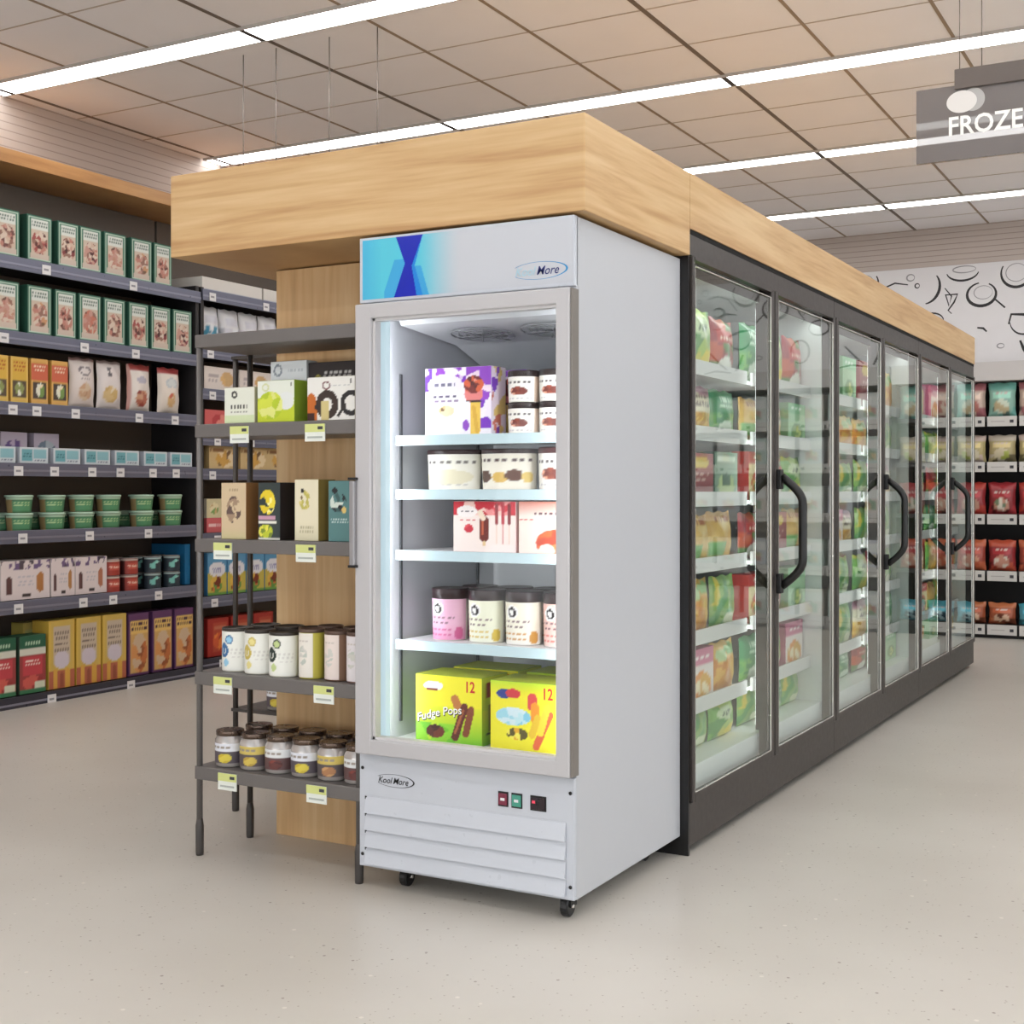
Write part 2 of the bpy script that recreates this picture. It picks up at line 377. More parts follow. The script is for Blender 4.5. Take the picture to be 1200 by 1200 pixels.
# mural of food doodles on the back wall
def mural():
    b = MB(); y0 = 12.40
    b.box(-4.5, y0, 2.2, 4.05, 12.419, 3.3, M((218, 216, 217), .6, name='mural_paper', noise=.03, scale=6))
    K = M((44, 42, 44), .7, name='mural_ink'); G = M((150, 148, 150), .7, name='mural_grey_ink')
    def st(pts, w, m=K):
        n = len(pts); L = []; R = []
        for i, (x, z) in enumerate(pts):
            a = pts[max(0, i - 1)]; c = pts[min(n - 1, i + 1)]; dx, dz = c[0] - a[0], c[1] - a[1]; l = math.hypot(dx, dz) or 1
            ww = w * (.35 + .65 * math.sin(PI * (i + .5) / n)); nx, nz = -dz / l * ww, dx / l * ww
            L.append((x + nx, y0 - .0015, z + nz)); R.append((x - nx, y0 - .0015, z - nz))
        b.add(L + R, [(i, i + 1, n + i + 1, n + i) for i in range(n - 1)], m)
    def arc(cx, cz, rx, rz, a0, a1, w, m=K, rot=0):
        p = []
        for i in range(25):
            a = math.radians(a0 + (a1 - a0) * i / 24); x, z = rx * math.cos(a), rz * math.sin(a)
            p.append((cx + x * math.cos(rot) - z * math.sin(rot), cz + x * math.sin(rot) + z * math.cos(rot)))
        st(p, w, m)
    def P(a, b_):     # image pixel coordinates of the doodles to metres on the wall
        return (MX + (a - 1100) * .00745, MZ - (b_ - 370) * .0079)
    def doodles(k):
        # halved round fruits, a cherry, a slice, leaves, a bowl
        arc(*P(1158, 323), .13, .13, 150, 390, .013, K); arc(*P(1158, 323), .09, .08, 0, 360, .004, G)
        arc(*P(1118, 345), .125, .105, 100, 420, .014, K); arc(*P(1120, 343), .08, .06, 0, 360, .004, G); st([P(1134, 352), P(1145, 362)], .009)
        arc(*P(1052, 333), .125, .15, -70, 60, .013, K, -.3); arc(*P(1042, 330), .02, .02, 0, 360, .006, K)
        arc(*P(1034, 320), .035, .03, 0, 360, .007, G)
        arc(*P(1096, 317), .14, .085, 190, 350, .010, K); arc(*P(1098, 315), .1, .03, 0, 360, .006, G)
        st([P(1075, 335), P(1083, 345), P(1080, 356), P(1076, 343), P(1090, 343), P(1086, 352), P(1079, 361), P(1083, 365)], .009)
        st([P(1149, 381), P(1152, 370), P(1166, 371), P(1181, 376), P(1183, 384)], .012); arc(*P(1166, 378), .115, .12, 185, 350, .008, K)
        st([P(1162, 400), P(1166, 410), P(1172, 420)], .013)
        st([P(1170, 345), P(1182, 330), P(1196, 325), P(1212, 328)], .008); st([P(1170, 350), P(1184, 348), P(1195, 350)], .009); arc(*P(1196, 346), .06, .045, 30, 330, .013, K)
        arc(*P(1198, 358), .09, .07, 190, 300, .006, G); st([P(1184, 418), P(1192, 412), P(1208, 396)], .01); st([P(1178, 422), P(1200, 419), P(1216, 422)], .01)
        st([P(1113, 383), P(1120, 384), P(1124, 388)], .01); arc(*P(1060, 372), .1, .07, 0, 360, .01); arc(*P(1085, 400), .09, .11, 0, 300, .01)
        arc(*P(1140, 405), .03, .02, 0, 360, .006, G)
    for k, dx in enumerate((0, 1.35, 2.7, 4.05, -1.35)):
        global MX, MZ
        MX, MZ = -2.16 + dx, 2.82
        doodles(k)
    o = b.build('wall_mural'); tag(o, 'pale wall mural of black outline food doodles high on the back wall', 'mural')
mural()

# ============================================================ ISLAND: canopy, wood core, glass-door freezers
cb = MB(); cb.box(-3.21, 3.37, 2.045, -1.63, 4.19, 2.325, WOOD, bev=.003)
cb.box(-3.21, 4.19, 2.137, -1.63, 9.70, 2.325, WOOD)
tag(cb.build('wooden_canopy'), 'long pale oak canopy box capping the freezer island', 'canopy')
tag(MB().box(-3.05, 3.74, 0, -2.47, 9.6, 2.04, WOODV, bev=.002).build('wooden_partition'), 'oak veneered partition wall under the canopy, behind the grey rack', 'partition')

SH_Z = [1.72, 1.479, 1.235, .99, .727, .477]      # price-rail tops
def dhandle(parent, y, sgn=1):
    b = MB(); pts = []
    z0, z1 = .86, 1.30
    for i in range(25):
        t = i / 24; z = z0 + (z1 - z0) * t
        e = min(1, min(t, 1 - t) / .24); pts.append((.02 + .085 * math.sin(e * PI / 2), y, z))
    b.tube(pts, .017, BLACK, 10)
    b.box(0, y - .018, z0 - .03, .022, y + .018, z0 + .05, BLACK, bev=.004); b.box(0, y - .018, z1 - .05, .022, y + .018, z1 + .03, BLACK, bev=.004)
    return b.build('door_handle', parent)
def freezer_unit(y0, label, first):
    W = 1.826; t = thing('glass_door_freezer', label, 'freezer', (-1.636, y0, 0), 0, 'twin door freezer cases of the island')
    xb = -.80
    b = MB(); b.box(xb, 0, .03, xb + .05, W, 2.12, CWHITE); b.box(xb, 0, .03, -.05, .03, 2.12, CWHITE); b.box(xb, W - .03, .03, -.05, W, 2.12, CWHITE)
    b.box(xb + .05, .03, .03, -.05, W - .03, .27, CWHITE); b.box(xb + .05, .03, 2.05, -.05, W - .03, 2.12, CWHITE)
    b.build('case_body', t)
    b = MB(); b.box(-.05, 0, 2.05, 0, W, 2.12, COOL); b.box(-.05, 0, .03, 0, W, .175, COOL)
    b.box(-.05, 0, .175, -.012, .022, 2.05, COOL); b.box(-.05, W - .022, .175, -.012, W, 2.05, COOL); b.box(-.05, W / 2 - .022, .175, -.012, W / 2 + .022, 2.05, COOL)
    b.build('front_frame', t)
    MB().box(-.04, 0, 2.1202, .0015, W, 2.1365, M((5, 5, 5), .9, name='gap_shade_black')).build('gap_shade_strip', t)  # shade of the gap under the canopy, put in as a near-black strip
    MB().box(-.7, .01, 0, -.06, W - .01, .03, BLACK).build('plinth', t)
    if first: MB().box(xb, -.012, .0, .0, -.001, 2.125, BLACK).build('end_panel', t)
    for z in SH_Z:
        s = MB().box(xb + .06, .035, z - .045, -.105, W - .035, z - .03, CWHITE).build('wire_shelf', t)
        p = MB()
        for k in range(2): p.box(-.105, .04 + k * (W / 2 - .01), z - .05, -.095, W / 2 - .035 + k * (W / 2 - .01), z + .005, M((214, 214, 212), .4, name='price_rail'))
        p.build('price_rail', s)
    for yy in (W / 2,):
        b = MB(); b.box(-.066, yy - .016, .28, -.052, yy + .016, 2.0, COOL); b.add([(-.067, yy - .014, .3), (-.067, yy + .014, .3), (-.067, yy + .014, 1.98), (-.067, yy - .014, 1.98)], [(0, 3, 2, 1)], CASELED); b.build('light_strip', t)
    b = MB(); b.box(-.10, .04, 2.035, -.06, W - .04, 2.05, CWHITE); b.box(-.060, .03, 2.004, -.054, W - .03, 2.05, COOL); b.add([(-.098, .05, 2.034), (-.098, W - .05, 2.034), (-.062, W - .05, 2.034), (-.062, .05, 2.034)], [(0, 1, 2, 3)], CASELED); b.build('top_light', t)
    for k in range(2):
        a = .006 + k * W / 2; c = W / 2 - .006 + k * W / 2
        d = MB(); z0, z1 = .178, 2.045; fw = .040
        fa = .022 if first and k == 0 else fw; d.box(-.0115, a, z0, .010, a + fa, z1, COOL, bev=.003); d.box(-.0115, c - fw, z0, .010, c, z1, COOL, bev=.003)
        d.box(-.0115, a + fa, z0, .010, c - fw, z0 + .03, COOL); d.box(-.0115, a + fa, z1 - .010, .010, c - fw, z1, COOL)
        dr = d.build('door', t)
        q = MB(); e = .003
        q.box(.004, a + fa, z0 + .03, .0105, a + fa + e, z1 - .03, ALU); q.box(.004, c - fw - e, z0 + .03, .0105, c - fw, z1 - .03, ALU)
        q.box(.004, a + fa, z0 + .03, .0105, c - fw, z0 + .03 + e, ALU); q.box(.004, a + fa, z1 - .03 - e, .0105, c - fw, z1 - .03, ALU)
        q.build('glazing_trim', dr)
        MB().box(-.004, a + fa, z0 + .03, .002, c - fw, z1 - .03, GLASS).build('glass', dr)
        if k == 1:
            h = dhandle(dr, a + .025); h.location = (.009, 0, 0)
    return t
CASELED = emission('case_light', (.95, 1, .98), 8.0)
UY = [4.20, 6.029, 7.858]
UL = ['bronze framed twin door freezer case nearest the white cabinet', 'bronze framed twin door freezer case in the middle of the row', 'bronze framed twin door freezer case at the far end of the row']
for i, y in enumerate(UY): freezer_unit(y, UL[i], i == 0)

# frozen food designs --------------------------------------------------
FD = {
 'lime': ('pouch', 'lime green vegetable bag', art((150, 190, 90), [('n', 0, .0, 1, 1, [(120, 176, 84), (170, 200, 90), (206, 200, 70), (90, 150, 80)], 22, 1), ('e', .5, .7, .34, .16, (196, 214, 170)), ('t', .3, .62, .7, .78, 2, (50, 90, 60), 1), ('e', .72, .2, .25, .16, (226, 206, 60))], 1.3), (120, 170, 90)),
 'redveg': ('pouch', 'red and green vegetable bag', art((170, 60, 50), [('n', 0, 0, 1, 1, [(170, 48, 44), (190, 80, 44), (88, 130, 70), (150, 40, 50)], 20, 2), ('r', .15, .6, .85, .82, (186, 50, 48)), ('t', .2, .64, .8, .78, 2, (240, 220, 200), 2), ('e', .5, .2, .3, .16, (226, 226, 214))], 1.3), (160, 60, 50)),
 'fries': ('pouch', 'cream and yellow fries bag', art((226, 216, 190), [('n', 0, 0, 1, .45, [(214, 164, 56), (196, 140, 44), (228, 190, 90)], 40, 3), ('r', 0, .86, 1, 1, (150, 92, 118)), ('t', .2, .55, .8, .8, 3, (110, 90, 80), 3), ('n', 0, .78, 1, .88, [(196, 150, 160), (226, 216, 190)], 14, 5)], 1.3), (220, 200, 160)),
 'green': ('pouch', 'deep green peas bag', art((64, 140, 92), [('n', 0, 0, 1, .5, [(58, 130, 76), (90, 160, 90), (120, 176, 90)], 50, 4), ('e', .45, .22, .26, .15, (206, 220, 200)), ('t', .2, .62, .8, .86, 2, (200, 226, 200), 4)], 1.3), (60, 130, 80)),
 'plum': ('carton', 'plum red dinner carton', art((150, 78, 84), [('g', 0, 1, (132, 64, 74), (166, 92, 90)), ('e', .5, .8, .3, .13, (216, 190, 90)), ('t', .2, .4, .8, .6, 2, (220, 190, 180), 5)], 1.5), (140, 60, 70)),
 'pale': ('carton', 'pale green dinner carton', art((168, 206, 164), [('r', 0, .75, 1, 1, (130, 190, 140)), ('t', .15, .8, .85, .94, 1, (240, 246, 236), 6), ('e', .5, .32, .34, .22, (100, 150, 100)), ('b', .5, .32, .26, .16, [(206, 214, 130), (120, 160, 90)], 12, 6)], 1.4), (130, 180, 130)),
 'greygreen': ('carton', 'grey green meal carton', art((128, 156, 134), [('r', .12, .78, .88, .94, (210, 222, 206)), ('e', .5, .3, .36, .26, (176, 194, 130)), ('b', .5, .42, .2, .14, [(80, 110, 90), (60, 100, 80)], 10, 7)], 1.2), (100, 130, 110)),
 'orange': ('pouch', 'golden orange breaded bag', art((212, 168, 92), [('n', 0, 0, 1, 1, [(214, 172, 96), (222, 184, 108), (204, 154, 76)], 22, 8), ('r', .02, .12, .5, .42, (120, 180, 104)), ('e', .62, .72, .22, .12, (226, 196, 130)), ('t', .15, .8, .85, .93, 1, (160, 90, 50), 8)], 1.3), (206, 160, 80)),
 'carrot': ('pouch', 'orange carrot bag', art((220, 176, 84), [('n', 0, 0, 1, .7, [(216, 150, 50), (226, 176, 70), (206, 130, 44)], 26, 9), ('e', .3, .75, .2, .12, (180, 206, 150)), ('e', .75, .85, .3, .1, (120, 176, 100))], 1.2), (210, 150, 60)),
 'pinky': ('carton', 'pink and white dessert carton', art((232, 222, 218), [('r', 0, .7, 1, 1, (206, 120, 150)), ('t', .1, .74, .9, .92, 1, (250, 240, 240), 10), ('b', .5, .3, .42, .26, [(222, 170, 70), (230, 150, 70), (240, 226, 190)], 16, 10)], 1.2), (200, 110, 140)),
 'leaf': ('pouch', 'striped green bean bag', art((130, 172, 84), [('s', .0, .1, .5, .9, .07, (84, 150, 84)), ('s', .3, .0, .9, .9, .07, (96, 160, 90)), ('s', .7, .0, 1., .6, .06, (206, 190, 80)), ('e', .6, .2, .22, .13, (216, 222, 190)), ('s', .1, .5, .2, 1, .06, (216, 196, 70))], 1.2), (110, 160, 80)),
 'pizza': ('carton', 'red topped pizza carton', art((226, 206, 150), [('r', 0, .74, 1, 1, (190, 44, 40)), ('e', .5, .36, .36, .3, (196, 90, 50)), ('b', .5, .36, .3, .24, [(206, 60, 44), (230, 180, 90), (110, 140, 60)], 22, 12), ('t', .15, .8, .85, .94, 1, (250, 240, 220), 12)], 1.1), (180, 50, 44)),
}
def frozen(key, w, h, d=.075):
    kk = ('fz', key, round(w, 3), round(h, 3))
    if kk in _kc: return kk, _kc[kk]
    kind, nm, A, side = FD[key]
    return kk, (pouch_mesh(kk, w, d, h, A, side, (22, 18), len(key)) if kind == 'pouch' else carton_mesh(kk, w, d, h, A, side, side, (14, 18), .001))
# designs on each level (top to case floor) for each pair of doors
lev = [
 [['lime', 'lime', 'redveg', 'redveg'], ['fries', 'fries', 'green', 'green'], ['pale', 'plum', 'greygreen', 'pale'], ['carrot', 'orange', 'orange', 'leaf'], ['orange', 'carrot', 'leaf', 'leaf'], ['carrot', 'pinky', 'carrot', 'plum'], ['leaf', 'leaf', 'lime', 'leaf']],
 [['green', 'lime', 'redveg', 'leaf'], ['orange', 'fries', 'pale', 'green'], ['pizza', 'redveg', 'lime', 'pale'], ['redveg', 'plum', 'orange', 'carrot'], ['pizza', 'redveg', 'pale', 'lime'], ['green', 'leaf', 'pinky', 'fries'], ['leaf', 'green', 'leaf', 'lime']],
]
drn = ['nearest', 'second nearest', 'third nearest', 'fourth nearest', 'fifth nearest', 'farthest']
lvn = ['top shelf', 'second shelf', 'third shelf', 'fourth shelf', 'fifth shelf', 'sixth shelf', 'case floor']
rnd = random.Random(4)
lv_z = [z - .03 for z in SH_Z] + [.27]
hts = [.25, .19, .19, .195, .21, .20, .145]
for u in range(3):
    for k in range(2):
        dn = u * 2 + k; y0 = UY[u] + .055 + k * .915
        for li in range(7):
            base = lev[k][li] if u == 0 else [lev[(dn + li) % 2][(li + dn) % 7][(j + u) % 4] for j in range(4)]
            for j in range(3):
                key = base[j]; w = .268; h = hts[li] * rnd.uniform(.93, 1.03); h = round(h, 2)
                if FD[key][0] == 'carton': w = .262
                kk, b = frozen(key, w, h)
                depth = rnd.uniform(0, .02)
                put(kk, b, 'frozen_food_bag' if FD[key][0] == 'pouch' else 'frozen_food_carton', (-1.636 - .118 - depth, y0 + .138 + j * .274, lv_z[li] + .0008), PI / 2,
                    f'{FD[key][1]}, {ORD[j]} along {lvn[li]} behind {drn[dn]} glass door', 'frozen food', 'frozen food in the glass door cases')

# ============================================================ WHITE MERCHANDISER FREEZER
FX0, FX1, FY0, FY1 = -2.416, -1.664, 3.37, 4.186
def merchandiser():
    t = thing('merchandiser_freezer', 'tall white single glass door freezer cabinet on black casters', 'freezer', (-2.044, 3.77, 0))
    ox, oy = 2.044, -3.77
    class B(MB):
        def build(s, name, parent=None):
            s.v = [(x + ox, y + oy, z) for x, y, z in s.v] if parent is t or getattr(s, 'sub', 0) else s.v
            return super().build(name, parent)
    def NB(): b = B(); b.sub = 1; return b
    yb = 3.385
    b = NB(); w = .045
    b.box(FX0, yb, .065, FX0 + w, FY1, 2.035, SIDE, bev=.003); b.box(FX1 - w, yb, .065, FX1, FY1, 2.035, SIDE, bev=.003)
    b.box(FX0 + w, FY1 - .05, .065, FX1 - w, FY1, 2.035, INNER); b.box(FX0 + w, yb, 1.80, FX1 - w, FY1 - .05, 2.035, SIDE)
    b.box(FX0 + w, yb, .065, FX1 - w, FY1 - .05, .45, INNER)
    b.build('cabinet_body', t)
    # header with blue abstract print
    b = NB(); b.box(FX0, FY0, 1.832, FX1, yb + .01, 2.036, WHITE, bev=.003)
    x0, x1 = FX0 + .012, FX1 - .004
    cy, wh, db, mb = rgb((86, 196, 218)), rgb((196, 199, 206)), rgb((16, 36, 176)), rgb((30, 130, 214))
    def hdr(u, v):
        c = cy
        if u < .10: c = tuple(a + (b2 - a) * .35 * (1 - u / .1) for a, b2 in zip(cy, mb))
        t1 = max(0, min(1, (u - .26) / .24)); t1 = t1 * t1 * (3 - 2 * t1); c = tuple(a + (b2 - a) * t1 for a, b2 in zip(c, wh))
        xc = .225 + .0 * v; hw = .055 + .035 * (abs(v - .45) * 1.6) ** 1.2
        lft = .185 - .02 * v + .035 * math.sin(v * 3.1) - .02 * (v > .6) * (v - .6); lft = .215 - .055 * abs(v - .55) * 1.8; rgt = .265 + .05 * abs(v - .5) * 1.6
        if lft <= u <= rgt: return db if u < rgt - .03 * (1 - v) else mb
        if .11 < u < lft and v < .62 and u > .10 + .1 * v: return tuple(a + (b2 - a) * .55 for a, b2 in zip(cy, mb))
        if rgt < u < rgt + .03 and v < .5: return tuple(a + (b2 - a) * .6 for a, b2 in zip(cy, mb))
        return c
    b.grid(300, 60, lambda u, v: (x0 + u * (x1 - x0), FY0 - .0006, 1.842 + v * .186), hdr, VINYL)
    b.build('header_panel', t)
    def logo(x, z, s, ck, cm, name, ring):
        b = NB(); y = FY0 - .0012
        def pos(px, py): return (x + px, y - .0004, z + py)
        b.text('Kool', s, lambda a, c: pos(a, c), ck, shear=.3, bold=.004, sx=.92)
        b.text('More', s, lambda a, c: pos(a + s * 1.98, c), cm, shear=.3, bold=.006, sx=.92)
        cx, cz = x + s * 2.25, z + s * .34; n = 40; inn = []; out = []
        for i in range(n + 1):
            a = math.radians(150 - 300 * i / n); ww = .002 + .010 * s / .05 * max(0, math.cos(a)) ** 2 * .6
            out.append((cx + s * 2.6 * math.cos(a), y, cz + s * .72 * math.sin(a))); inn.append((cx + (s * 2.6 - ww) * math.cos(a), y, cz + (s * .72 - ww * .55) * math.sin(a)))
        b.add(out + inn, [(i, n + 1 + i, n + 2 + i, i + 1) for i in range(n)], ring)
        return b.build(name, t)
    LB = M((164, 200, 214), .3, name='logo_pale_blue'); NV = M((30, 40, 110), .3, name='logo_navy'); TB = M((40, 140, 196), .3, name='logo_blue'); K = M((24, 24, 26), .3, name='logo_black')
    logo(-1.858, 1.872, .036, LB, NV, 'header_logo', TB)['label'] = 'blue oval logo lettering'
    # lower panel
    b = NB(); b.box(FX0, FY0, .067, FX1, yb, .418, WHITE, bev=.002)
    for zz in (.105, .375):
        for xx in (FX0 + .012, FX1 - .012):
            if True: b.tube([(xx, FY0 + .001, zz), (xx, FY0 - .002, zz)], .0055, BLACK, 8)
    b.build('lower_panel', t)
    logo(-2.345, .336, .028, K, K, 'base_logo', K)['label'] = 'black oval logo lettering'
    b = NB(); gx0, gx1 = -2.39, -1.69; zs = [.078, .131, .184, .237, .290]
    for z0, z1 in zip(zs[:-1], zs[1:]):
        y1 = FY0 - .001
        b.add([(gx0, y1 - .012, z0), (gx1, y1 - .012, z0), (gx1, y1, z1), (gx0, y1, z1), (gx0, y1, z0), (gx1, y1, z0)], [(0, 1, 2, 3), (0, 4, 5, 1), (0, 3, 4), (1, 5, 2), (4, 3, 2, 5)], WHITE)
        b.box(gx0 - .004, y1 - .0005, z1 - .006, gx1, y1, z1 - .002, M((96, 98, 104), .5, name='slot_shadow_gap'))
        b.box(gx0 - .004, y1 - .0015, z1 - .012, gx0 + .003, y1, z1 - .002, BLACK)
    b.build('louvre_grille', t)
    for x, c, w in ((-1.897, (120, 40, 62), .014), (-1.851, (70, 150, 130), .015), (-1.780, (34, 16, 26), .023)):
        b = NB(); b.box(x - w - .003, FY0 - .002, .312, x + w + .003, FY0 - .0003, .356, BLACK); b.box(x - w, FY0 - .006, .317, x + w, FY0 - .002, .351, M(c, .3, name='switch_cap'), bev=.001)
        if w > .02:
            b.box(x - .002, FY0 - .0066, .317, x + .002, FY0 - .006, .351, BLACK); b.box(x - .018, FY0 - .0066, .334, x - .008, FY0 - .006, .342, M((206, 60, 80), .3, emit=.6, name='display_digits'))
        else: b.box(x - .007, FY0 - .0066, .33, x + .007, FY0 - .006, .338, TAGW)
        o = b.build('switch' if w < .02 else 'temperature_display', t); o['label'] = {14: 'red rocker switch', 15: 'green rocker switch', 23: 'dark digital display'}[int(w * 1000 + .5)]
    # door
    b = NB(); dx0, dx1, dz0, dz1, dy0, dy1 = -2.409, -1.662, .425, 1.824, 3.335, 3.378
    for xa, xb, za, zb in ((dx0, dx0 + .06, dz0, dz1), (dx1 - .045, dx1, dz0, dz1)): b.box(xa, dy0, za, xb, dy1, zb, FRAME, bev=.004)
    b.box(dx0 + .05, dy0 + .0004, dz0 + .0004, dx1 - .026, dy1, dz0 + .048, FRAME, bev=.004); b.box(dx0 + .05, dy0 + .0004, dz1 - .046, dx1 - .026, dy1, dz1, FRAME, bev=.004)
    d = b.build('door', t)
    b = NB(); i0, i1, j0, j1 = dx0 + .06, dx1 - .036, dz0 + .048, dz1 - .046
    G2 = M((206, 203, 203), .4, name='grey_gasket'); e = .008
    b.box(i0 - .003, dy0 + .012, j0, i0 + e, dy1, j1, G2); b.box(i1 - e, dy0 + .012, j0, i1 + .003, dy1, j1, G2); b.box(i0, dy0 + .012, j0 - .003, i1, dy1, j0 + e, G2); b.box(i0, dy0 + .012, j1 - e, i1, dy1, j1 + .003, G2)
    b.build('inner_bead', d)
    b = NB(); b.box(i0, dy0 + .016, j0, i1, dy0 + .021, j1, FGLASS); b.build('glass', d)
    b = NB(); b.box(dx1, dy0 + .004, dz0 + .002, dx1 + .008, dy1 + .003, dz1 - .002, M((120, 114, 108), .45, name='door_edge'), bev=.002); b.build('edge_gasket', d)
    b = NB(); b.box(dx0 - .012, dy0 - .016, 1.01, dx0 + .008, dy0 + .02, 1.275, M((150, 148, 150), .35, .4, name='handle_grey'), bev=.004)
    for z in (1.004, 1.277): b.box(dx0 - .014, dy0 - .018, z, dx0 + .012, dy0 + .022, z + .008, BLACK)
    b.build('handle', d)['label'] = 'grey vertical pull handle'
    # inside
    b = NB(); b.box(-2.366, 3.40, .46, -2.338, 3.425, 1.79, INLED); b.build('light_strip', t)['label'] = 'pale blue light strip'
    b = NB(); b.add([(-2.364, 3.4265, .48), (-2.340, 3.4265, .48), (-2.340, 3.4265, 1.77), (-2.364, 3.4265, 1.77)], [(0, 3, 2, 1)], ADDED_GLOW); b.build('added_inner_glow', t)  # added glowing sheet hidden behind the strip, brightens the interior
    b = NB(); b.add([(-1.735, 3.4265, .48), (-1.714, 3.4265, .48), (-1.714, 3.4265, 1.77), (-1.735, 3.4265, 1.77)], [(0, 3, 2, 1)], ADDED_GLOW); b.build('added_inner_glow', t)  # matching added glow sheet on the right side
    b = NB(); b.box(-1.735, 3.40, .46, -1.72, 3.425, 1.79, INLED); b.build('light_strip', t)
    b = NB(); b.box(-2.33, 3.395, 1.784, -1.75, 3.424, 1.799, INLED); b.build('light_strip', t)['label'] = 'added light strip under the header'  # strip added out of sight to brighten the interior
    for x in (-2.3705, -1.7175):
        for y in (3.53, 4.02):
            b = NB(); s = 1 if x < -2 else -1; b.box(x, y - .006, .50, x + .006 * s, y + .006, 1.62, M((70, 72, 76), .5, name='shelf_standard_dark')); b.build('shelf_standard', t)
    b = NB(); b.box(-2.10, 4.104, .50, -2.088, 4.1095, 1.60, M((70, 72, 76), .5, name='shelf_standard_dark')); b.build('shelf_standard', t)
    for z in (1.418, 1.246, 1.052, .766):
        b = NB(); b.box(-2.35, 3.50, z - .012, -1.735, 4.08, z, INNER); s = b.build('shelf', t)
        b = NB(); b.box(-2.362, 3.492, z - .030, -1.728, 3.5, z + .002, PALEBLUE, bev=.001); b.build('front_rail', s)
    # sloped evaporator cover with two fans
    b = NB(); X0, X1 = -2.36, -1.73
    P = [(3.50, 1.80), (3.52, 1.776), (3.86, 1.745), (4.10, 1.665), (4.108, 1.80)]
    vs = [(X0, y, z) for y, z in P] + [(X1, y, z) for y, z in P]
    b.add(vs, [(0, 1, 2, 3, 4), (9, 8, 7, 6, 5)] + [(i, 5 + i, 5 + (i + 1) % 5, (i + 1) % 5) for i in range(5)], M((206, 207, 210), .4, name='evaporator_cover'))
    ev = b.build('evaporator_cover', t)
    for fx in (-2.16, -1.90):
        b = NB()
        cy_, cz_ = 3.70, 1.757; sl = -.088
        for r in (.03, .055, .08, .105):
            pts = [(fx + r * math.cos(a), cy_ + r * math.sin(a), cz_ + sl * r * math.sin(a) - .004) for a in [2 * PI * i / 24 for i in range(25)]]
            b.tube(pts, .0028, M((150, 152, 156), .35, .3, name='fan_guard'), 6)
        for i in range(6):
            a = 2 * PI * i / 6; b.tube([(fx, cy_, cz_ - .006), (fx + .105 * math.cos(a), cy_ + .105 * math.sin(a), cz_ + sl * .105 * math.sin(a) - .006)], .0022, M((150, 152, 156), .35, .3), 6)
        b.build('fan_guard', ev)
    # casters
    for x, y in ((-2.29, 3.46), (-1.715, 3.44), (-2.33, 4.08), (-1.75, 4.08)):
        b = NB(); b.box(x - .032, y - .03, .058, x + .032, y + .03, .066, BLACK); b.box(x - .018, y - .024, .03, x - .013, y + .016, .06, BLACK); b.box(x + .013, y - .024, .03, x + .018, y + .016, .06, BLACK)
        c = b.build('caster', t)
        b = NB(); n = 20; vs = []
        for xx, r in ((-.013, .026), (-.010, .031), (.010, .031), (.013, .026)):
            vs += [(x + xx, y - .010 + r * math.cos(2 * PI * i / n), .0312 + r * math.sin(2 * PI * i / n)) for i in range(n)]
        b.add(vs, [(j * n + i, j * n + (i + 1) % n, (j + 1) * n + (i + 1) % n, (j + 1) * n + i) for j in range(3) for i in range(n)] + [tuple(range(n))[::-1], tuple(3 * n + i for i in range(n))], M((22, 22, 24), .35, name='rubber'))
        b.tube([(x - .021, y - .01, .0312), (x + .021, y - .01, .0312)], .006, ALU, 8)
        b.build('wheel', c)
INLED = emission('cabinet_led', (.62, .84, .94), .62, .25); ADDED_GLOW = emission('added_cabinet_glow', (.95, .98, 1.0), 20.0)  # first is the pale strip, second the added interior glow
merchandiser()

# stock inside the white cabinet --------------------------------------
A1 = art((240, 236, 244), [('n', .0, .78, 1, 1, [(120, 40, 190), (220, 190, 230), (150, 60, 200), (250, 240, 250)], 34, 3), ('n', .0, .55, .10, 1, [(110, 40, 180), (236, 220, 240)], 8, 5),
    ('e', .30, .74, .26, .17, (238, 228, 244)), ('t', .14, .70, .46, .80, 1, (110, 106, 130), 2), ('t', .12, .55, .5, .60, 1, (90, 80, 110), 4), ('t', .10, .48, .52, .53, 1, (150, 130, 160), 7),
    ('b', .33, .36, .12, .08, [(236, 216, 180), (120, 90, 60), (226, 196, 140)], 10, 9), ('n', .62, .5, 1, 1, [(150, 70, 200), (244, 220, 236), (250, 240, 246)], 14, 8), ('n', .80, .1, 1, .5, [(120, 50, 190), (244, 236, 246), (240, 230, 246)], 10, 12), ('e', .62, .14, .05, .08, (140, 70, 190)),
    ('s', .76, .50, .76, .06, .075, (236, 196, 84)), ('s', .74, .40, .79, .06, .03, (220, 172, 60)), ('e', .74, .60, .14, .13, (228, 130, 128)), ('e', .73, .72, .12, .1, (206, 84, 60)), ('b', .74, .74, .15, .13, [(120, 40, 40), (216, 96, 60), (236, 150, 130), (90, 30, 30)], 16, 11), ('s', .64, .50, .84, .49, .012, (50, 24, 30))], .85)
kk = ('A1',); b = carton_mesh(kk, .245, .09, .215, A1, (226, 214, 234), (206, 170, 226), (60, 60), sideart=art((238, 230, 242), [('n', 0, 0, 1, 1, [(120, 50, 190), (240, 234, 246), (244, 226, 240), (214, 120, 100), (232, 200, 120)], 30, 4)], 2))
put(kk, b, 'ice_cream_carton', (-2.155, 3.535, 1.4188), 0, 'purple and white ice cream cone carton on top shelf of white cabinet', 'carton')
put(kk, b, 'ice_cream_carton', (-2.12, 3.70, 1.4188), 0, 'purple cone carton standing behind the front one in white cabinet', 'carton')
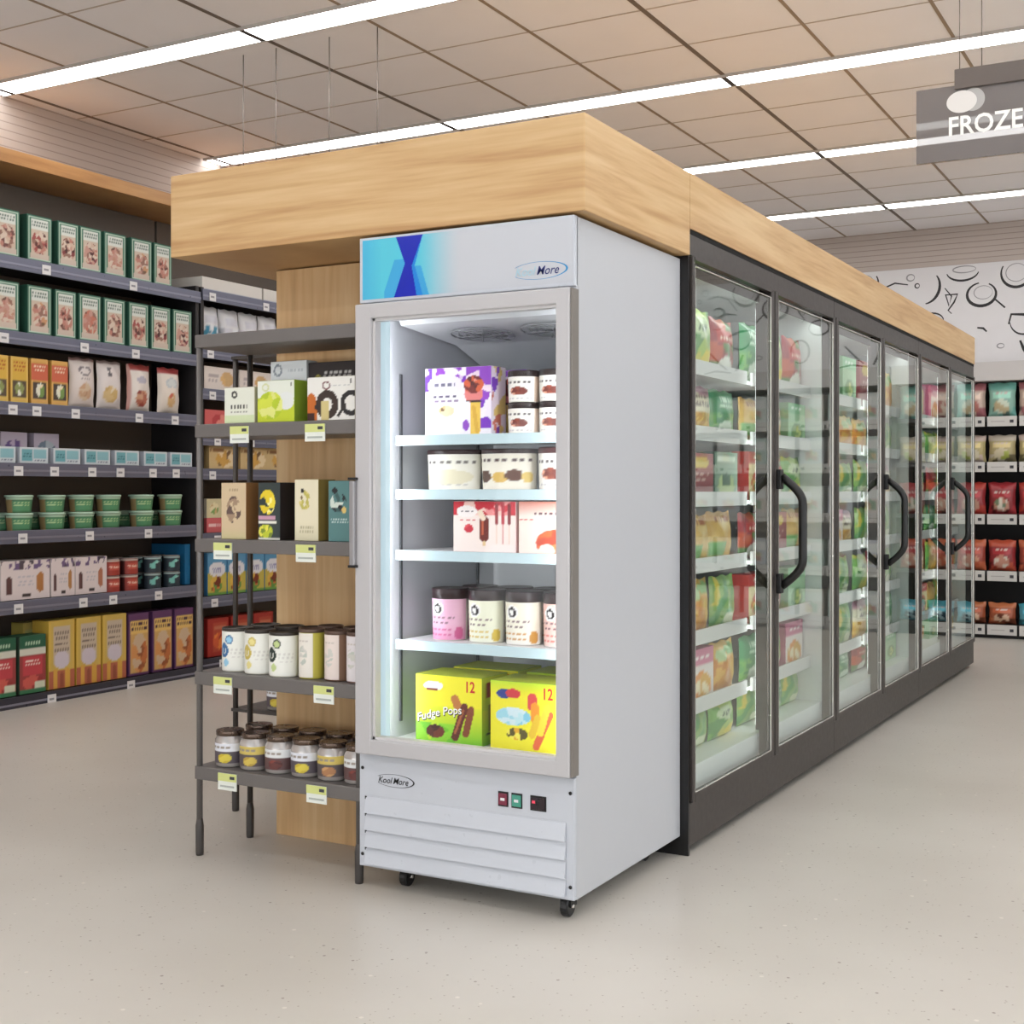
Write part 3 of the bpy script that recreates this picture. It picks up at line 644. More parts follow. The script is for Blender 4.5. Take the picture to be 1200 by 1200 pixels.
TUBC = art((244, 240, 232), [('t', .22, .72, .78, .84, 1, (90, 80, 80), 3), ('b', .52, .42, .2, .17, [(150, 70, 50), (206, 130, 100), (120, 50, 40), (226, 160, 130)], 9, 4), ('t', .2, .08, .8, .16, 1, (190, 186, 190), 6), ('r', .86, 0, 1, 1, (214, 190, 170)), ('r', .0, 0, .1, 1, (226, 206, 190))], 1)
def tub_parts(key, r, h, A, lidc, lidh=.018, sx=1, nv=24, nu=34):
    if key in _kc: return _kc[key]
    b = MB(); c0 = rgb((236, 230, 222)); b.lathe([(r * .92, 0), (r * .93, .002), (r * .98, h - lidh), (r * .90, h - lidh + .001)], CARD, 32, cols=[c0] * 4, sx=sx)
    arcf = PI * .98
    b.grid(nu, nv, lambda u, v: (sx * (r * (.93 + .05 * v) + .0007) * math.sin((u - .5) * arcf), -(r * (.93 + .05 * v) + .0007) * math.cos((u - .5) * arcf), .002 + v * (h - lidh - .003)), A, CARD, True)
    l = MB(); l.lathe([(r * .97, h - lidh - .002), (r * 1.0, h - lidh - .001), (r * 1.0, h - .003), (r * .97, h), (r * .90, h - .001)], M(lidc, .35, name='tub_lid'), 32, sx=sx)
    _kc[key] = (b.mesh('tub_body'), l.mesh('lid')); return _kc[key]
def tub(key, r, h, A, lidc, loc, label, name='ice_cream_tub', sx=1, lidh=.018, group=None, cat='tub'):
    a, l = tub_parts(key, r, h, A, lidc, lidh, sx)
    t = thing(name, label, cat, loc, 0, group); link(a, 'tub_body', t); link(l, 'lid', t)
    return t
zt = 1.4188
for i, x in enumerate((-1.945, -1.835)):
    for j in range(2):
        tub('tubA', .0525, .098, TUBC, (40, 22, 20), (x, 3.59, zt + j * .0985), f'dark lidded nut ice cream tub, {"left" if i == 0 else "right"} column, {"bottom" if j == 0 else "top"}, top cabinet shelf', group='tubs on the top shelf of the white cabinet')
        tub('tubA', .0525, .098, TUBC, (40, 22, 20), (x, 3.71, zt + j * .0985), f'rear dark lidded nut tub, {"left" if i == 0 else "right"} column, {"bottom" if j == 0 else "top"}, top cabinet shelf', group='tubs on the top shelf of the white cabinet')
TB2 = art((240, 236, 224), [('t', .12, .72, .9, .84, 1, (110, 104, 100), 3), ('e', .5, .34, .36, .22, (228, 220, 192)), ('t', .2, .1, .8, .16, 1, (200, 196, 190), 4)], .5)
TB3 = art((240, 234, 220), [('t', .08, .76, .9, .86, 1, (90, 70, 70), 3), ('e', .25, .36, .12, .18, (80, 50, 36)), ('e', .48, .34, .10, .16, (222, 184, 96)), ('e', .66, .38, .11, .17, (96, 56, 40)), ('e', .84, .34, .09, .16, (226, 196, 110))], .5)
z2 = 1.2468
tub('tubW1', .062, .128, TB2, (44, 18, 22), (-2.205, 3.60, z2), 'wide cream ice cream tub, leftmost on second shelf of white cabinet', sx=1.58, lidh=.014)
tub('tubW2', .062, .128, TB3, (44, 18, 22), (-2.003, 3.60, z2), 'wide tub with chocolate scoops, middle of second white cabinet shelf', sx=1.58, lidh=.014)
tub('tubW3', .055, .130, TUBC, (70, 12, 18), (-1.822, 3.575, z2), 'cream tub with dark red lid, right end of second cabinet shelf', lidh=.018, sx=1.1)
tub('tubW4', .050, .126, TB3, (44, 18, 22), (-1.88, 3.715, z2), 'partly hidden scoops tub behind the red lidded tub, second cabinet shelf', lidh=.014)
tub('tubW5', .050, .126, TB2, (44, 18, 22), (-2.12, 3.75, z2), 'small cream tub standing behind the wide tubs, second cabinet shelf', lidh=.014)
A3 = art((244, 228, 222), [('n', 0, .72, 1, 1, [(220, 40, 60), (240, 150, 150), (244, 200, 190), (200, 30, 50)], 24, 3), ('e', .22, .80, .17, .12, (246, 236, 234)), ('t', .12, .77, .32, .84, 1, (60, 40, 60), 1), ('t', .06, .60, .36, .66, 1, (206, 60, 70), 5), ('b', .25, .46, .07, .09, [(200, 40, 60), (220, 80, 90)], 5, 5),
    ('s', .50, .62, .50, .30, .075, (110, 34, 26)), ('s', .47, .60, .48, .36, .02, (190, 90, 60)), ('s', .44, .78, .48, .68, .045, (240, 220, 200)), ('s', .50, .2, .50, .14, .02, (226, 196, 150)),
    ('s', .70, .92, .70, .58, .03, (150, 22, 36)), ('s', .80, .92, .80, .58, .03, (190, 40, 60)), ('s', .90, .92, .90, .58, .03, (130, 20, 30)), ('s', .70, .52, .70, .18, .014, (236, 206, 190)), ('s', .80, .52, .80, .18, .014, (210, 120, 120)), ('s', .90, .52, .90, .18, .014, (236, 206, 190)), ('r', .60, 0, 1, .14, (244, 232, 228))], .75)
kk = ('A3',); b = carton_mesh(kk, .225, .14, .158, A3, (240, 206, 204), (236, 200, 200), (60, 46))
put(kk, b, 'ice_cream_carton', (-2.05, 3.52, 1.0528), 0, 'white and red chocolate fruit bar carton on third cabinet shelf', 'carton')
A4 = art((244, 226, 216), [('g', .72, 1, (244, 226, 216), (240, 150, 130)), ('t', .30, .74, .86, .81, 1, (90, 50, 60), 1), ('t', .0, .62, .3, .68, 1, (214, 60, 60), 4), ('e', .70, .20, .36, .26, (214, 90, 50)), ('b', .7, .2, .34, .24, [(224, 110, 50), (200, 70, 40), (236, 140, 80)], 16, 3), ('e', .55, .04, .16, .14, (248, 232, 214))], 1)
kk = ('A4',); b = carton_mesh(kk, .175, .14, .158, A4, (236, 170, 150), (240, 200, 190), (44, 46))
put(kk, b, 'ice_cream_carton', (-1.84, 3.52, 1.0528), 0, 'peach carton with orange fruit picture on third cabinet shelf', 'carton')
def pint_art(bg, acc, lo):
    return art(bg, [('g', 0, .4, lo, bg), ('e', .42, .76, .13, .17, (246, 244, 242)), ('o', .42, .76, .095, .125, .48, (30, 22, 24)), ('t', .25, .50, .75, .58, 1, (120, 90, 100), 3), ('t', .22, .38, .66, .44, 1, (110, 80, 90), 6), ('t', .22, .22, .7, .28, 1, acc, 8), ('t', .22, .08, .7, .14, 1, acc, 9), ('e', .84, .16, .09, .16, acc), ('r', .0, 0, .08, 1, lo)], 1.1)
PA = [pint_art((228, 178, 204), (200, 90, 140), (222, 150, 186)), pint_art((236, 236, 214), (216, 186, 80), (236, 236, 220)), pint_art((238, 232, 216), (206, 150, 70), (240, 236, 230)), pint_art((240, 196, 186), (226, 120, 110), (240, 214, 206))]
PN = ['pink', 'pale green', 'cream', 'salmon']
for i, x in enumerate((-2.222, -2.085, -1.951, -1.818)):
    tub(('pint', i), .060, .165, PA[i], (40, 20, 24), (x, 3.60, .7668), f'{PN[i]} pint ice cream tub with dark lid, front row, fourth cabinet shelf', lidh=.032, group='pint tubs in the white cabinet')
for i, x in enumerate((-2.19, -2.06, -1.93, -1.80)):
    tub(('pint', i), .060, .165, PA[i], (40, 20, 24), (x, 3.735 + .004 * i, .7668), f'{PN[i]} pint tub half hidden in back row, fourth cabinet shelf', lidh=.032, group='pint tubs in the white cabinet')
def bigbox(kind):
    if kind == 0:
        it = [('g', 0, .55, (120, 200, 40), (226, 226, 40)), ('n', .0, 0, .7, .28, [(140, 206, 50), (190, 220, 50), (110, 190, 40)], 14, 5), ('e', .27, .84, .15, .07, (236, 236, 240)), ('r', .16, .77, .34, .81, (120, 20, 30)),
              ('s', .60, .66, .64, .56, .06, (190, 120, 60)), ('s', .74, .55, .60, .10, .055, (96, 34, 26)), ('s', .84, .52, .76, .16, .05, (130, 66, 40)), ('s', .72, .5, .60, .16, .018, (170, 96, 60)), ('b', .30, .16, .14, .10, [(80, 30, 26), (110, 46, 34), (60, 20, 18)], 7, 2)]
    else:
        it = [('g', .8, 1, (240, 226, 40), (190, 220, 40)), ('e', .20, .82, .11, .07, (40, 60, 140)), ('e', .34, .83, .11, .07, (206, 50, 60)), ('b', .34, .50, .26, .13, [(130, 200, 226), (190, 226, 236), (160, 214, 230), (210, 230, 240)], 18, 3),
              ('s', .62, .78, .62, .68, .07, (216, 70, 70)), ('s', .66, .66, .66, .5, .06, (236, 150, 40)), ('s', .70, .5, .62, .26, .05, (230, 190, 50)), ('s', .88, .56, .68, .10, .05, (222, 100, 60)), ('s', .84, .66, .74, .3, .05, (240, 214, 60)), ('b', .40, .25, .16, .09, [(226, 170, 40), (236, 206, 60), (90, 80, 30), (244, 230, 90)], 12, 4)]
    return art((240, 230, 44), it, .9)
def bb(kind, x, y, label, w=.245):
    kk = ('big', kind)
    if kk not in _kc:
        b = carton_mesh(kk, w, .16, .212, bigbox(kind), (140, 180, 40), (190, 200, 60), (64, 58),
                        sideart=art((196, 200, 50), [('g', 0, .5, (120, 190, 40), (210, 200, 50)), ('r', .2, .7, .8, .92, (150, 30, 40)), ('s', .5, .6, .5, .2, .2, (90, 34, 26)), ('t', .1, .05, .9, .2, 2, (60, 60, 30), 3)], 1.3))
        R = M((206, 34, 44), .5, name='red_print'); Wt = M((246, 244, 240), .5, name='white_print'); Kk = M((40, 24, 20), .5, name='dark_print')
        f = lambda dx, dz, lay=.001: (lambda a, c: (-w / 2 + dx + a, -lay, dz + c))
        b.text('12', .048, f(w * (.74 if kind == 0 else .76), .165), R, bold=.02, sx=.8)
        if kind == 0:
            def curve(dx, dz, lay): return lambda a, c: (-w / 2 + dx + a, -lay, dz + c + .035 * math.sin(min(1, a / .16) * 1.4))
            b.text('Fudge Pops', .036, curve(.008, .058, .0010), Kk, bold=.02); b.text('Fudge Pops', .036, curve(.006, .061, .0014), Wt, bold=.012)
        else: pass
    return put(kk, _kc[kk], 'ice_pop_carton', (x, y, .4508), 0, label, 'carton')
bb(0, -2.168, 3.50, 'yellow green chocolate pop carton at bottom left of white cabinet')
bb(1, -1.893, 3.49, 'yellow fruit pop carton at bottom right of white cabinet', .235)
bb(0, -2.15, 3.70, 'yellow green pop carton behind the bottom left one')
bb(1, -1.88, 3.70, 'yellow fruit pop carton behind the bottom right one')

# ============================================================ GREY WIRE-POST RACK IN FRONT OF THE PARTITION
RZ = [1.775, 1.470, 1.080, .628, .305]
def yellow_tag(parent, x, z, y):
    b = MB(); b.box(x - .04, y - .004, z - .042, x + .04, y - .001, z + .014, M((226, 230, 222), .5, name='tag_card'))
    b.box(x - .04, y - .0048, z - .012, x + .04, y - .004, z + .014, M((208, 214, 136), .5, name='tag_yellow_green'))
    b.box(x + .012, y - .0054, z - .004, x + .032, y - .0048, z + .006, INK); b.box(x - .03, y - .0048, z - .032, x + .03, y - .004, z - .026, M((170, 176, 170), .5))
    return b.build('price_tag', parent)
def rack(name, label, x0, x1, y0, y1, zs, tags, th=.045):
    t = thing(name, label, 'shelving rack', ((x0 + x1) / 2, (y0 + y1) / 2, 0)); ox, oy = -(x0 + x1) / 2, -(y0 + y1) / 2
    for x in (x0 + .012, x1 - .012):
        for y in (y0 + .012, y1 - .012):
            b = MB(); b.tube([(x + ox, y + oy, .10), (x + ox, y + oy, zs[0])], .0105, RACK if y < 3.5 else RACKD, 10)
            b.lathe([(.013, 0), (.014, .01), (.0145, .10), (.0105, .125)], RACKD, 12, x + ox, y + oy); b.build('post', t)
    for i, z in enumerate(zs):
        b = MB(); b.box(x0 + ox, y0 + oy, z - th, x1 + ox, y1 + oy, z, RACK if th > .02 else RACKD, bev=.003 if th > .02 else 0); s = b.build('shelf', t)
        for x, zz in tags.get(i, []): yellow_tag(s, x + ox, z - .025, y0 + oy)
    return t
rack('metal_shelf_rack', 'grey metal five shelf rack left of the white freezer cabinet', -3.115, -2.425, 3.385, 3.67, RZ,
     {1: [(-2.915, 0), (-2.60, 0)], 2: [(-2.987, 0), (-2.637, 0)], 3: [(-2.987, 0), (-2.565, 0)], 4: [(-2.967, 0), (-2.594, 0)]})
rack('metal_shelf_rack', 'second dark metal rack standing behind the grey rack', -3.42, -3.12, 3.92, 4.9, [1.765, .40], {}, .012)

e = .0008
def rk(key, w, d, h, A, side, top, x, y, z, label, name='carton', res=(36, 44), sa=None, cat='carton'):
    b = carton_mesh(('rk', key), w, d, h, A, side, top, res, .0015, sa)
    return put(('rk', key), b, name, (x, y, z + e), 0, label, cat)
z = RZ[1]
rk('a1', .13, .10, .120, art((222, 224, 210), [('o', .33, .80, .10, .11, .6, (70, 70, 66)), ('t', .2, .35, .75, .55, 1, (70, 70, 66), 3), ('t', .2, .28, .75, .34, 1, (150, 150, 140), 5), ('r', 0, 0, 1, .22, (206, 218, 176))], .95), (196, 188, 160), (226, 226, 214), -2.93, 3.40, z, 'small pale tea carton at left end of the upper rack shelf')
rk('a2', .155, .06, .215, art((232, 236, 238), [('o', .2, .86, .12, .1, .35, (140, 150, 160)), ('t', .5, .82, .9, .9, 1, (200, 206, 210), 2), ('b', .5, .3, .4, .2, [(60, 50, 40), (220, 200, 150), (232, 236, 238), (232, 236, 238)], 20, 7)], 1.3), (206, 208, 206), (240, 240, 240), -2.83, 3.535, z, 'tall white carton behind the small pale one on the rack')
rk('a3', .20, .06, .205, art((44, 34, 34), [('t', .30, .74, .9, .86, 2, (200, 196, 190), 3), ('o', .2, .72, .08, .08, .4, (150, 140, 60)), ('b', .6, .48, .36, .12, [(200, 196, 190), (90, 80, 76), (44, 34, 34), (60, 80, 50)], 20, 2)], 1), (34, 28, 28), (60, 48, 46), -2.655, 3.545, z, 'dark brown carton behind the lime carton on the rack')
rk('a4', .155, .11, .137, art((222, 226, 214), [('r', 0, 0, 1, .58, (190, 204, 44)), ('e', .78, .5, .22, .22, (222, 226, 222)), ('b', .35, .4, .34, .34, [(176, 196, 40), (206, 216, 70), (220, 224, 130)], 16, 3), ('o', .22, .84, .1, .1, .4, (206, 210, 160)), ('r', .90, .86, .94, .94, (60, 70, 50))], .88), (140, 166, 52), (226, 226, 200), -2.775, 3.40, z, 'lime green and white leaf patterned carton on upper rack shelf')
rk('a5', .19, .10, .140, art((230, 228, 222), [('e', .08, .2, .14, .44, (190, 100, 30)), ('r', 0, 0, .16, .16, (60, 24, 18)), ('o', .42, .36, .24, .34, .55, (50, 34, 26)), ('r', .30, 0, .46, .44, (206, 190, 130)), ('o', .92, .38, .22, .3, .4, (30, 26, 28)), ('e', .2, .3, .05, .06, (40, 30, 30)), ('o', .40, .80, .09, .1, .35, (120, 80, 80)), ('t', .5, .78, .9, .82, 1, (190, 190, 190), 2), ('r', .9, .84, .93, .94, (70, 70, 60)), ('s', .66, .1, .80, .34, .03, (40, 34, 30))], .74), (160, 150, 120), (232, 230, 224), -2.55, 3.40, z, 'white carton with dark brown curl print beside freezer on rack')
z = RZ[2]
rk('b1', .108, .11, .19, art((206, 184, 150), [('b', .5, .52, .3, .24, [(206, 184, 150), (206, 184, 150), (96, 76, 70), (160, 134, 110)], 46, 3), ('g', 0, .2, (196, 186, 140), (206, 184, 150)), ('t', .3, .85, .7, .9, 1, (170, 146, 116), 4)], 1.75), (140, 100, 60), (216, 196, 166), -2.955, 3.40, z, 'kraft tan carton with speckled leaf print on middle rack shelf')
rk('b2', .092, .10, .19, art((44, 56, 56), [('b', .42, .66, .36, .22, [(236, 214, 60), (246, 236, 150), (44, 56, 56), (226, 200, 40)], 26, 3), ('r', 0, .36, .8, .42, (196, 150, 170)), ('r', 0, .28, .85, .33, (226, 226, 214)), ('b', .35, .14, .34, .13, [(190, 200, 50), (120, 140, 50), (226, 220, 80)], 14, 4), ('r', 0, 0, 1, .03, (210, 210, 200))], 2), (36, 32, 34), (50, 56, 58), -2.803, 3.40, z, 'dark carton with yellow blossoms print on middle rack shelf')
rk('b3', .097, .09, .2, art((226, 218, 190), [('b', .42, .66, .24, .16, [(190, 180, 90), (226, 218, 190), (120, 100, 50), (214, 200, 120)], 24, 9), ('e', .32, .82, .07, .04, (30, 26, 26)), ('g', 0, .3, (206, 200, 170), (226, 218, 190)), ('t', .2, .12, .8, .24, 2, (180, 172, 140), 4)], 2), (150, 130, 70), (232, 226, 204), -2.648, 3.40, z, 'cream carton with olive fruit print on middle rack shelf')
rk('b4', .10, .09, .195, art((84, 126, 126), [('e', .25, .84, .12, .05, (24, 26, 30)), ('b', .4, .64, .34, .16, [(84, 126, 126), (60, 90, 90), (206, 216, 206), (30, 36, 40)], 18, 6), ('e', .62, .52, .1, .05, (220, 190, 110)), ('t', .1, .3, .8, .38, 2, (190, 210, 206), 2)], 2), (50, 76, 78), (100, 140, 140), -2.51, 3.40, z, 'teal carton at right end of the middle rack shelf')
# cans and tins on fourth rack shelf
def can_parts(key, r, h, A, back, rimc):
    if ('can', key) not in _kc:
        b = MB(); c = rgb(back); b.lathe([(r * .96, 0), (r, .004), (r, h - .012), (r * .985, h - .010)], CARD, 32, cols=[c] * 4)
        wrap(b, r, r, .005, h - .013, A, 40, 34, CARD)
        l = MB(); l.lathe([(r * .985, h - .012), (r * 1.015, h - .011), (r * 1.015, h - .003), (r * .98, h), (r * .93, h), (r * .92, h - .005)], M(rimc, .35, .3, name='tin_lid'), 32)
        _kc[('can', key)] = (b.mesh('can_body'), l.mesh('lid'))
    return _kc[('can', key)]
def can(key, r, h, A, back, rimc, loc, label, name='tin_can', rz=0, group=None):
    a, l = can_parts(key, r, h, A, back, rimc)
    t = thing(name, label, 'can', loc, rz, group); link(a, 'can_body', t); link(l, 'lid', t); return t
def circ(c1, c2): return art((234, 234, 226), [('o', .40, .52, .13, .19, .5, c2), ('e', .40, .52, .05, .08, c2), ('e', .54, .80, .10, .12, c1), ('o', .54, .80, .10, .12, .3, c2), ('e', .46, .20, .07, .10, c1), ('t', .6, .3, .9, .6, 3, (214, 212, 206), 3)], .8)
z = RZ[3] + e
CN = [((150, 200, 226), (60, 110, 160), 'blue'), ((226, 214, 140), (200, 180, 90), 'yellow'), ((190, 206, 140), (36, 52, 44), 'green')]
for i, x in enumerate((-3.003, -2.893, -2.778)):
    can(f'c{i}', .052, .148, circ(*CN[i][:2]), (232, 228, 216), (60, 54, 50), (x, 3.475 - .012 * i, z), f'white can with {CN[i][2]} circle print, front row of fourth rack shelf', group='white cans on the rack')
    can(f'c{i}', .052, .148, circ(*CN[i][:2]), (232, 228, 216), (60, 54, 50), (x + (.02, .015, .005)[i], 3.60, z), f'white can standing behind the {CN[i][2]} circle can on rack', group='white cans on the rack')
TT = [((232, 226, 216), (186, 176, 70), 'olive edged'), ((230, 216, 208), (120, 90, 70), 'brown edged'), ((226, 220, 222), (150, 120, 110), 'pale pinkish')]
for i, x in enumerate((-2.668, -2.563, -2.475)):
    c1, c2, nm = TT[i]
    A = art(c1, [('r', .74, 0, 1, 1, c2), ('r', .0, 0, .1, 1, c2), ('b', .45, .5, .14, .22, [c1, (206, 204, 196), (190, 196, 186)], 12, i), ('t', .3, .8, .6, .86, 1, (200, 190, 180), 2)], 1.8)
    can(f't{i}', .043, .162, A, c2, (96, 76, 66), (x, 3.455, z), f'tall {nm} tea tin, front row of fourth rack shelf', 'tea_tin', group='tea tins on the rack')
    can(f't{i}', .043, .162, A, c2, (96, 76, 66), (x - .01, 3.57, z), f'tall {nm} tea tin in back row of fourth rack shelf', 'tea_tin', group='tea tins on the rack')
# jars on the lowest rack shelf
def jar_parts(key, band, fruit, lower):
    if ('jar', key) not in _kc:
        r, h = .051, .122
        b = MB(); b.lathe([(r * .9, 0), (r, .006), (r, h * .74), (r * .86, h * .84), (r * .86, h * .90)], M((196, 190, 186), .15, .5, name='jar_silver'), 32)
        L_ = MB()
        A = art(lower, [('r', 0, .60, 1, 1, band), ('t', .3, .72, .7, .88, 1, (150, 140, 130), 3), ('b', .58, .26, .13, .24, fruit, 10, 5)], .6)
        wrap(L_, r, r, h * .12, h * .66, A, 40, 26, CARD, PI * 1.2)
        l = MB(); l.lathe([(r * .88, h * .86), (r * .93, h * .865), (r * .93, h * .985), (r * .9, h), (r * .8, h - .001)], M((104, 88, 78), .28, .75, name='jar_lid'), 32)
        _kc[('jar', key)] = (b.mesh('glass_body'), L_.mesh('jar_label'), l.mesh('lid'))
    return _kc[('jar', key)]
def jar(key, band, fruit, lower, loc, label, group='preserve jars on the racks'):
    a, c, l = jar_parts(key, band, fruit, lower); t = thing('preserve_jar', label, 'jar', loc, 0, group)
    link(a, 'glass_body', t); link(c, 'jar_label', t); link(l, 'lid', t)
JD = [('w', (222, 224, 232), [(214, 196, 70), (200, 176, 50)], (88, 80, 88)), ('y', (206, 184, 96), [(206, 180, 80), (180, 150, 60)], (90, 80, 84)), ('r', (220, 222, 222), [(100, 50, 46), (130, 60, 50), (80, 40, 40)], (96, 70, 70)),
      ('w', (222, 224, 232), [(214, 196, 70), (200, 176, 50)], (88, 80, 88)), ('b', (206, 184, 96), [(170, 120, 80), (196, 150, 100)], (86, 78, 80)), ('r', (220, 222, 222), [(100, 50, 46), (130, 60, 50), (80, 40, 40)], (96, 70, 70))]
z = RZ[4] + e
jn = ['white banded', 'yellow banded', 'white banded red fruit', 'white banded lemon', 'yellow banded nut', 'white banded dark']
for i, x in enumerate((-3.018, -2.909, -2.80, -2.691, -2.582, -2.475)):
    jar(JD[i][0], *JD[i][1:], (x, 3.455, z), f'{jn[i]} jar, {ORD[i]} from left in front row, lowest rack shelf')
for i, x in enumerate((-3.0, -2.885, -2.765, -2.65, -2.54)):
    jar(JD[(i + 2) % 6][0], *JD[(i + 2) % 6][1:], (x, 3.585, z), f'jar {ORD[i]} from left in the back row of the lowest rack shelf')
jar('w', *JD[0][1:], (-3.235, 3.99, .4008), 'lone jar on the second rack behind the grey rack')

# ============================================================ LEFT GONDOLA SHELVING
GX = -6.10; GZ = [2.575, 2.148, 1.745, 1.397, 1.010, .608, .06]
BZ2 = [2.60, 2.21, 1.93, 1.62, 1.388, .95, .52, .10]
def price_tag(parent, y, z, x=GX, w=.06, h=.052):
    b = MB(); b.box(x + .0, y - w / 2, z - h / 2, x + .004, y + w / 2, z + h / 2, TAGW)
    b.box(x + .004, y - w * .33, z - h * .12, x + .0046, y + w * .2, z + h * .12, M((150, 150, 156), .6, name='tag_print')); return b.build('price_tag', parent)
def gondola(label, y0, y1, zs, tags, rail=.07):
    t = thing('gondola_shelving', label, 'shelving', (GX - .25, y0, 0), 0, 'dark gondola bays along the left wall')
    o = Vector((GX - .25, y0, 0)); xb = -6.56
    def nb(): return MB()
    def bl(b, n, p=None):
        b.v = [(x - o.x, y - o.y, z_) for x, y, z_ in b.v]; return b.build(n, p or t)
    bl(nb().box(xb, y0, 0, xb + .04, y1, 3.1, M((104, 94, 86), .6, name='gondola_back')), 'back_panel')
    for y in (y0, y1 - .03): bl(nb().box(xb, y, 0, GX - .02, y + .03, 2.62, DARK), 'upright')
    for i, z in enumerate(zs):
        last = i == len(zs) - 1
        s = bl(nb().box(xb + .04, y0 + .03, z - .035, GX - .004, y1 - .03, z - .0, DARK), 'shelf')
        r = nb(); r.box(GX - .012, y0 + .0, z - rail, GX, y1, z + .006, RAIL if not last else M((60, 60, 72), .3, .3, 'base_rail'), bev=.002)
        r.box(GX, y0, z - rail * .62, GX + .003, y1, z - rail * .45, M((140, 142, 160), .3, .4, 'rail_highlight_lip'))
        rr = bl(r, 'price_rail', s)
        for y in tags[i] if i < len(tags) else []:
            p = nb(); w, h = .062, .055; zc = z - rail / 2 - .005
            p.box(GX + .003, y - w / 2, zc - h / 2, GX + .007, y + w / 2, zc + h / 2, TAGW); p.box(GX + .007, y - .02, zc - .006, GX + .0076, y + .014, zc + .006, M((150, 150, 156), .6, name='tag_print'))
            bl(p, 'price_tag', s)
    bl(nb().box(xb + .04, y0 + .03, 0, GX - .03, y1 - .03, zs[-1] - .035, BLACK), 'base')
    return t
T1 = [[5.38, 6.07], [5.08, 5.67, 6.09], [5.14, 5.31, 5.6, 6.12, 6.44], [5.18, 5.44, 5.73, 5.96, 6.24, 6.45], [5.21, 5.71, 6.2], [5.18, 5.66, 5.9, 6.29], [5.42, 6.05]]
gondola('dark gondola bay at the left edge filled with dry groceries', 4.3, 6.69, GZ, T1)
T2 = [[6.80, 7.36], [6.78, 7.2], [6.80], [6.85, 7.2], [6.80], [6.85, 7.15], [6.82], [6.9]]
gondola('dark gondola bay seen through the grey rack', 6.71, 8.6, BZ2, T2)
c_ = MB(); c_.box(-6.59, 4.3, 3.105, -6.10, 9.2, 3.185, WOODB, bev=.002); tag(c_.build('wooden_shelf_canopy'), 'thin oak canopy board above the left gondola shelving', 'canopy')

def gput(key, b, name, yc, z, label, cat='carton', x=-6.135, group='dry groceries on the left gondola'):
    return put(key, b, name, (x, yc, z + .0075), PI / 2, label, cat, group)
def gbox(key, w, h, A, side, top, d=.12, res=(16, 24)): return carton_mesh(('g', key), w, d, h, A, side, top, res, .001)
def frm(c1, seed): return art((56, 104, 86), [('r', .05, .03, .95, .97, (192, 216, 198)), ('r', .10, .065, .90, .94, (64, 116, 94)), ('r', .15, .09, .85, .92, (204, 188, 170)), ('r', .15, .70, .85, .92, (216, 220, 214)), ('t', .2, .74, .8, .88, 2, (110, 130, 120), seed), ('b', .5, .40, .33, .27, [c1, (196, 150, 136), (206, 180, 160), (190, 130, 116), tuple(int(v * .6) for v in c1), (150, 110, 96), (214, 196, 180)], 46, seed), ('r', .12, .06, .88, .16, (206, 190, 176))], 1.5)
FC = [((190, 120, 110), 1), ((160, 80, 76), 2), ((130, 60, 60), 3), ((140, 70, 76), 4), ((190, 140, 120), 5), ((200, 150, 110), 6), ((170, 100, 90), 7), ((196, 120, 100), 8)]
R1 = [(5.11, 5.22), (5.27, 5.46), (5.5, 5.66), (5.67, 5.84), (5.86, 6.05), (6.09, 6.27), (6.29, 6.45)]
R1[0] = (5.04, 5.22)
for i, (a, c) in enumerate(R1):
    k = ('r1', i); gput(k, gbox(k, round(min(.18, c - a), 3), .268, frm(*FC[i]), (48, 92, 76), (90, 130, 112), .12, (30, 44)), 'grocery_carton', (a + c) / 2, GZ[0], f'green framed snack carton, {ORD[i]} from left, top row of left gondola')
R2 = [(5.04, 5.22), (5.27, 5.46), (5.48, 5.64), (5.66, 5.84), (5.85, 6.05), (6.07, 6.24), (6.26, 6.44), (6.46, 6.64)]
for i, (a, c) in enumerate(R2):
    k = ('r2', i); gput(k, gbox(k, round(min(.175, c - a), 3), .285, frm(*FC[(i + 4) % 8]), (48, 92, 76), (90, 130, 112), .12, (30, 44)), 'grocery_carton', (a + c) / 2, GZ[1], f'green framed snack carton, {ORD[i]} from left, second row of left gondola')
YC = art((218, 172, 96), [('r', .08, .10, .92, .95, (208, 160, 84)), ('r', .0, .52, 1, .9, (206, 104, 76)), ('t', .15, .7, .85, .85, 2, (240, 220, 190), 3), ('r', .12, .12, .88, .46, (70, 60, 56)), ('b', .55, .3, .26, .16, [(226, 226, 210), (120, 150, 80), (236, 220, 180)], 8, 2)], 1.9)
YC2 = art((222, 186, 96), [('r', .08, .10, .92, .95, (214, 174, 70)), ('t', .15, .66, .85, .9, 3, (180, 90, 40), 5), ('r', .12, .12, .88, .46, (90, 76, 60)), ('b', .5, .3, .26, .14, [(226, 226, 210), (140, 150, 90)], 8, 4)], 1.9)
for i, (a, c) in enumerate([(5.02, 5.14), (5.155, 5.285), (5.30, 5.43), (5.45, 5.58)]):
    k = ('r3', i % 3 // 2 if i else 0, i in (0, 1)); k = ('r3', 'y' if i < 2 else 'o')
    gput(k, gbox(k, .122, .262, YC2 if i < 2 else YC, (206, 160, 80), (226, 200, 130)), 'grocery_carton', (a + c) / 2, GZ[2], f'{"yellow" if i < 2 else "orange and yellow"} tall carton, {ORD[i]} from left, third row of left gondola')
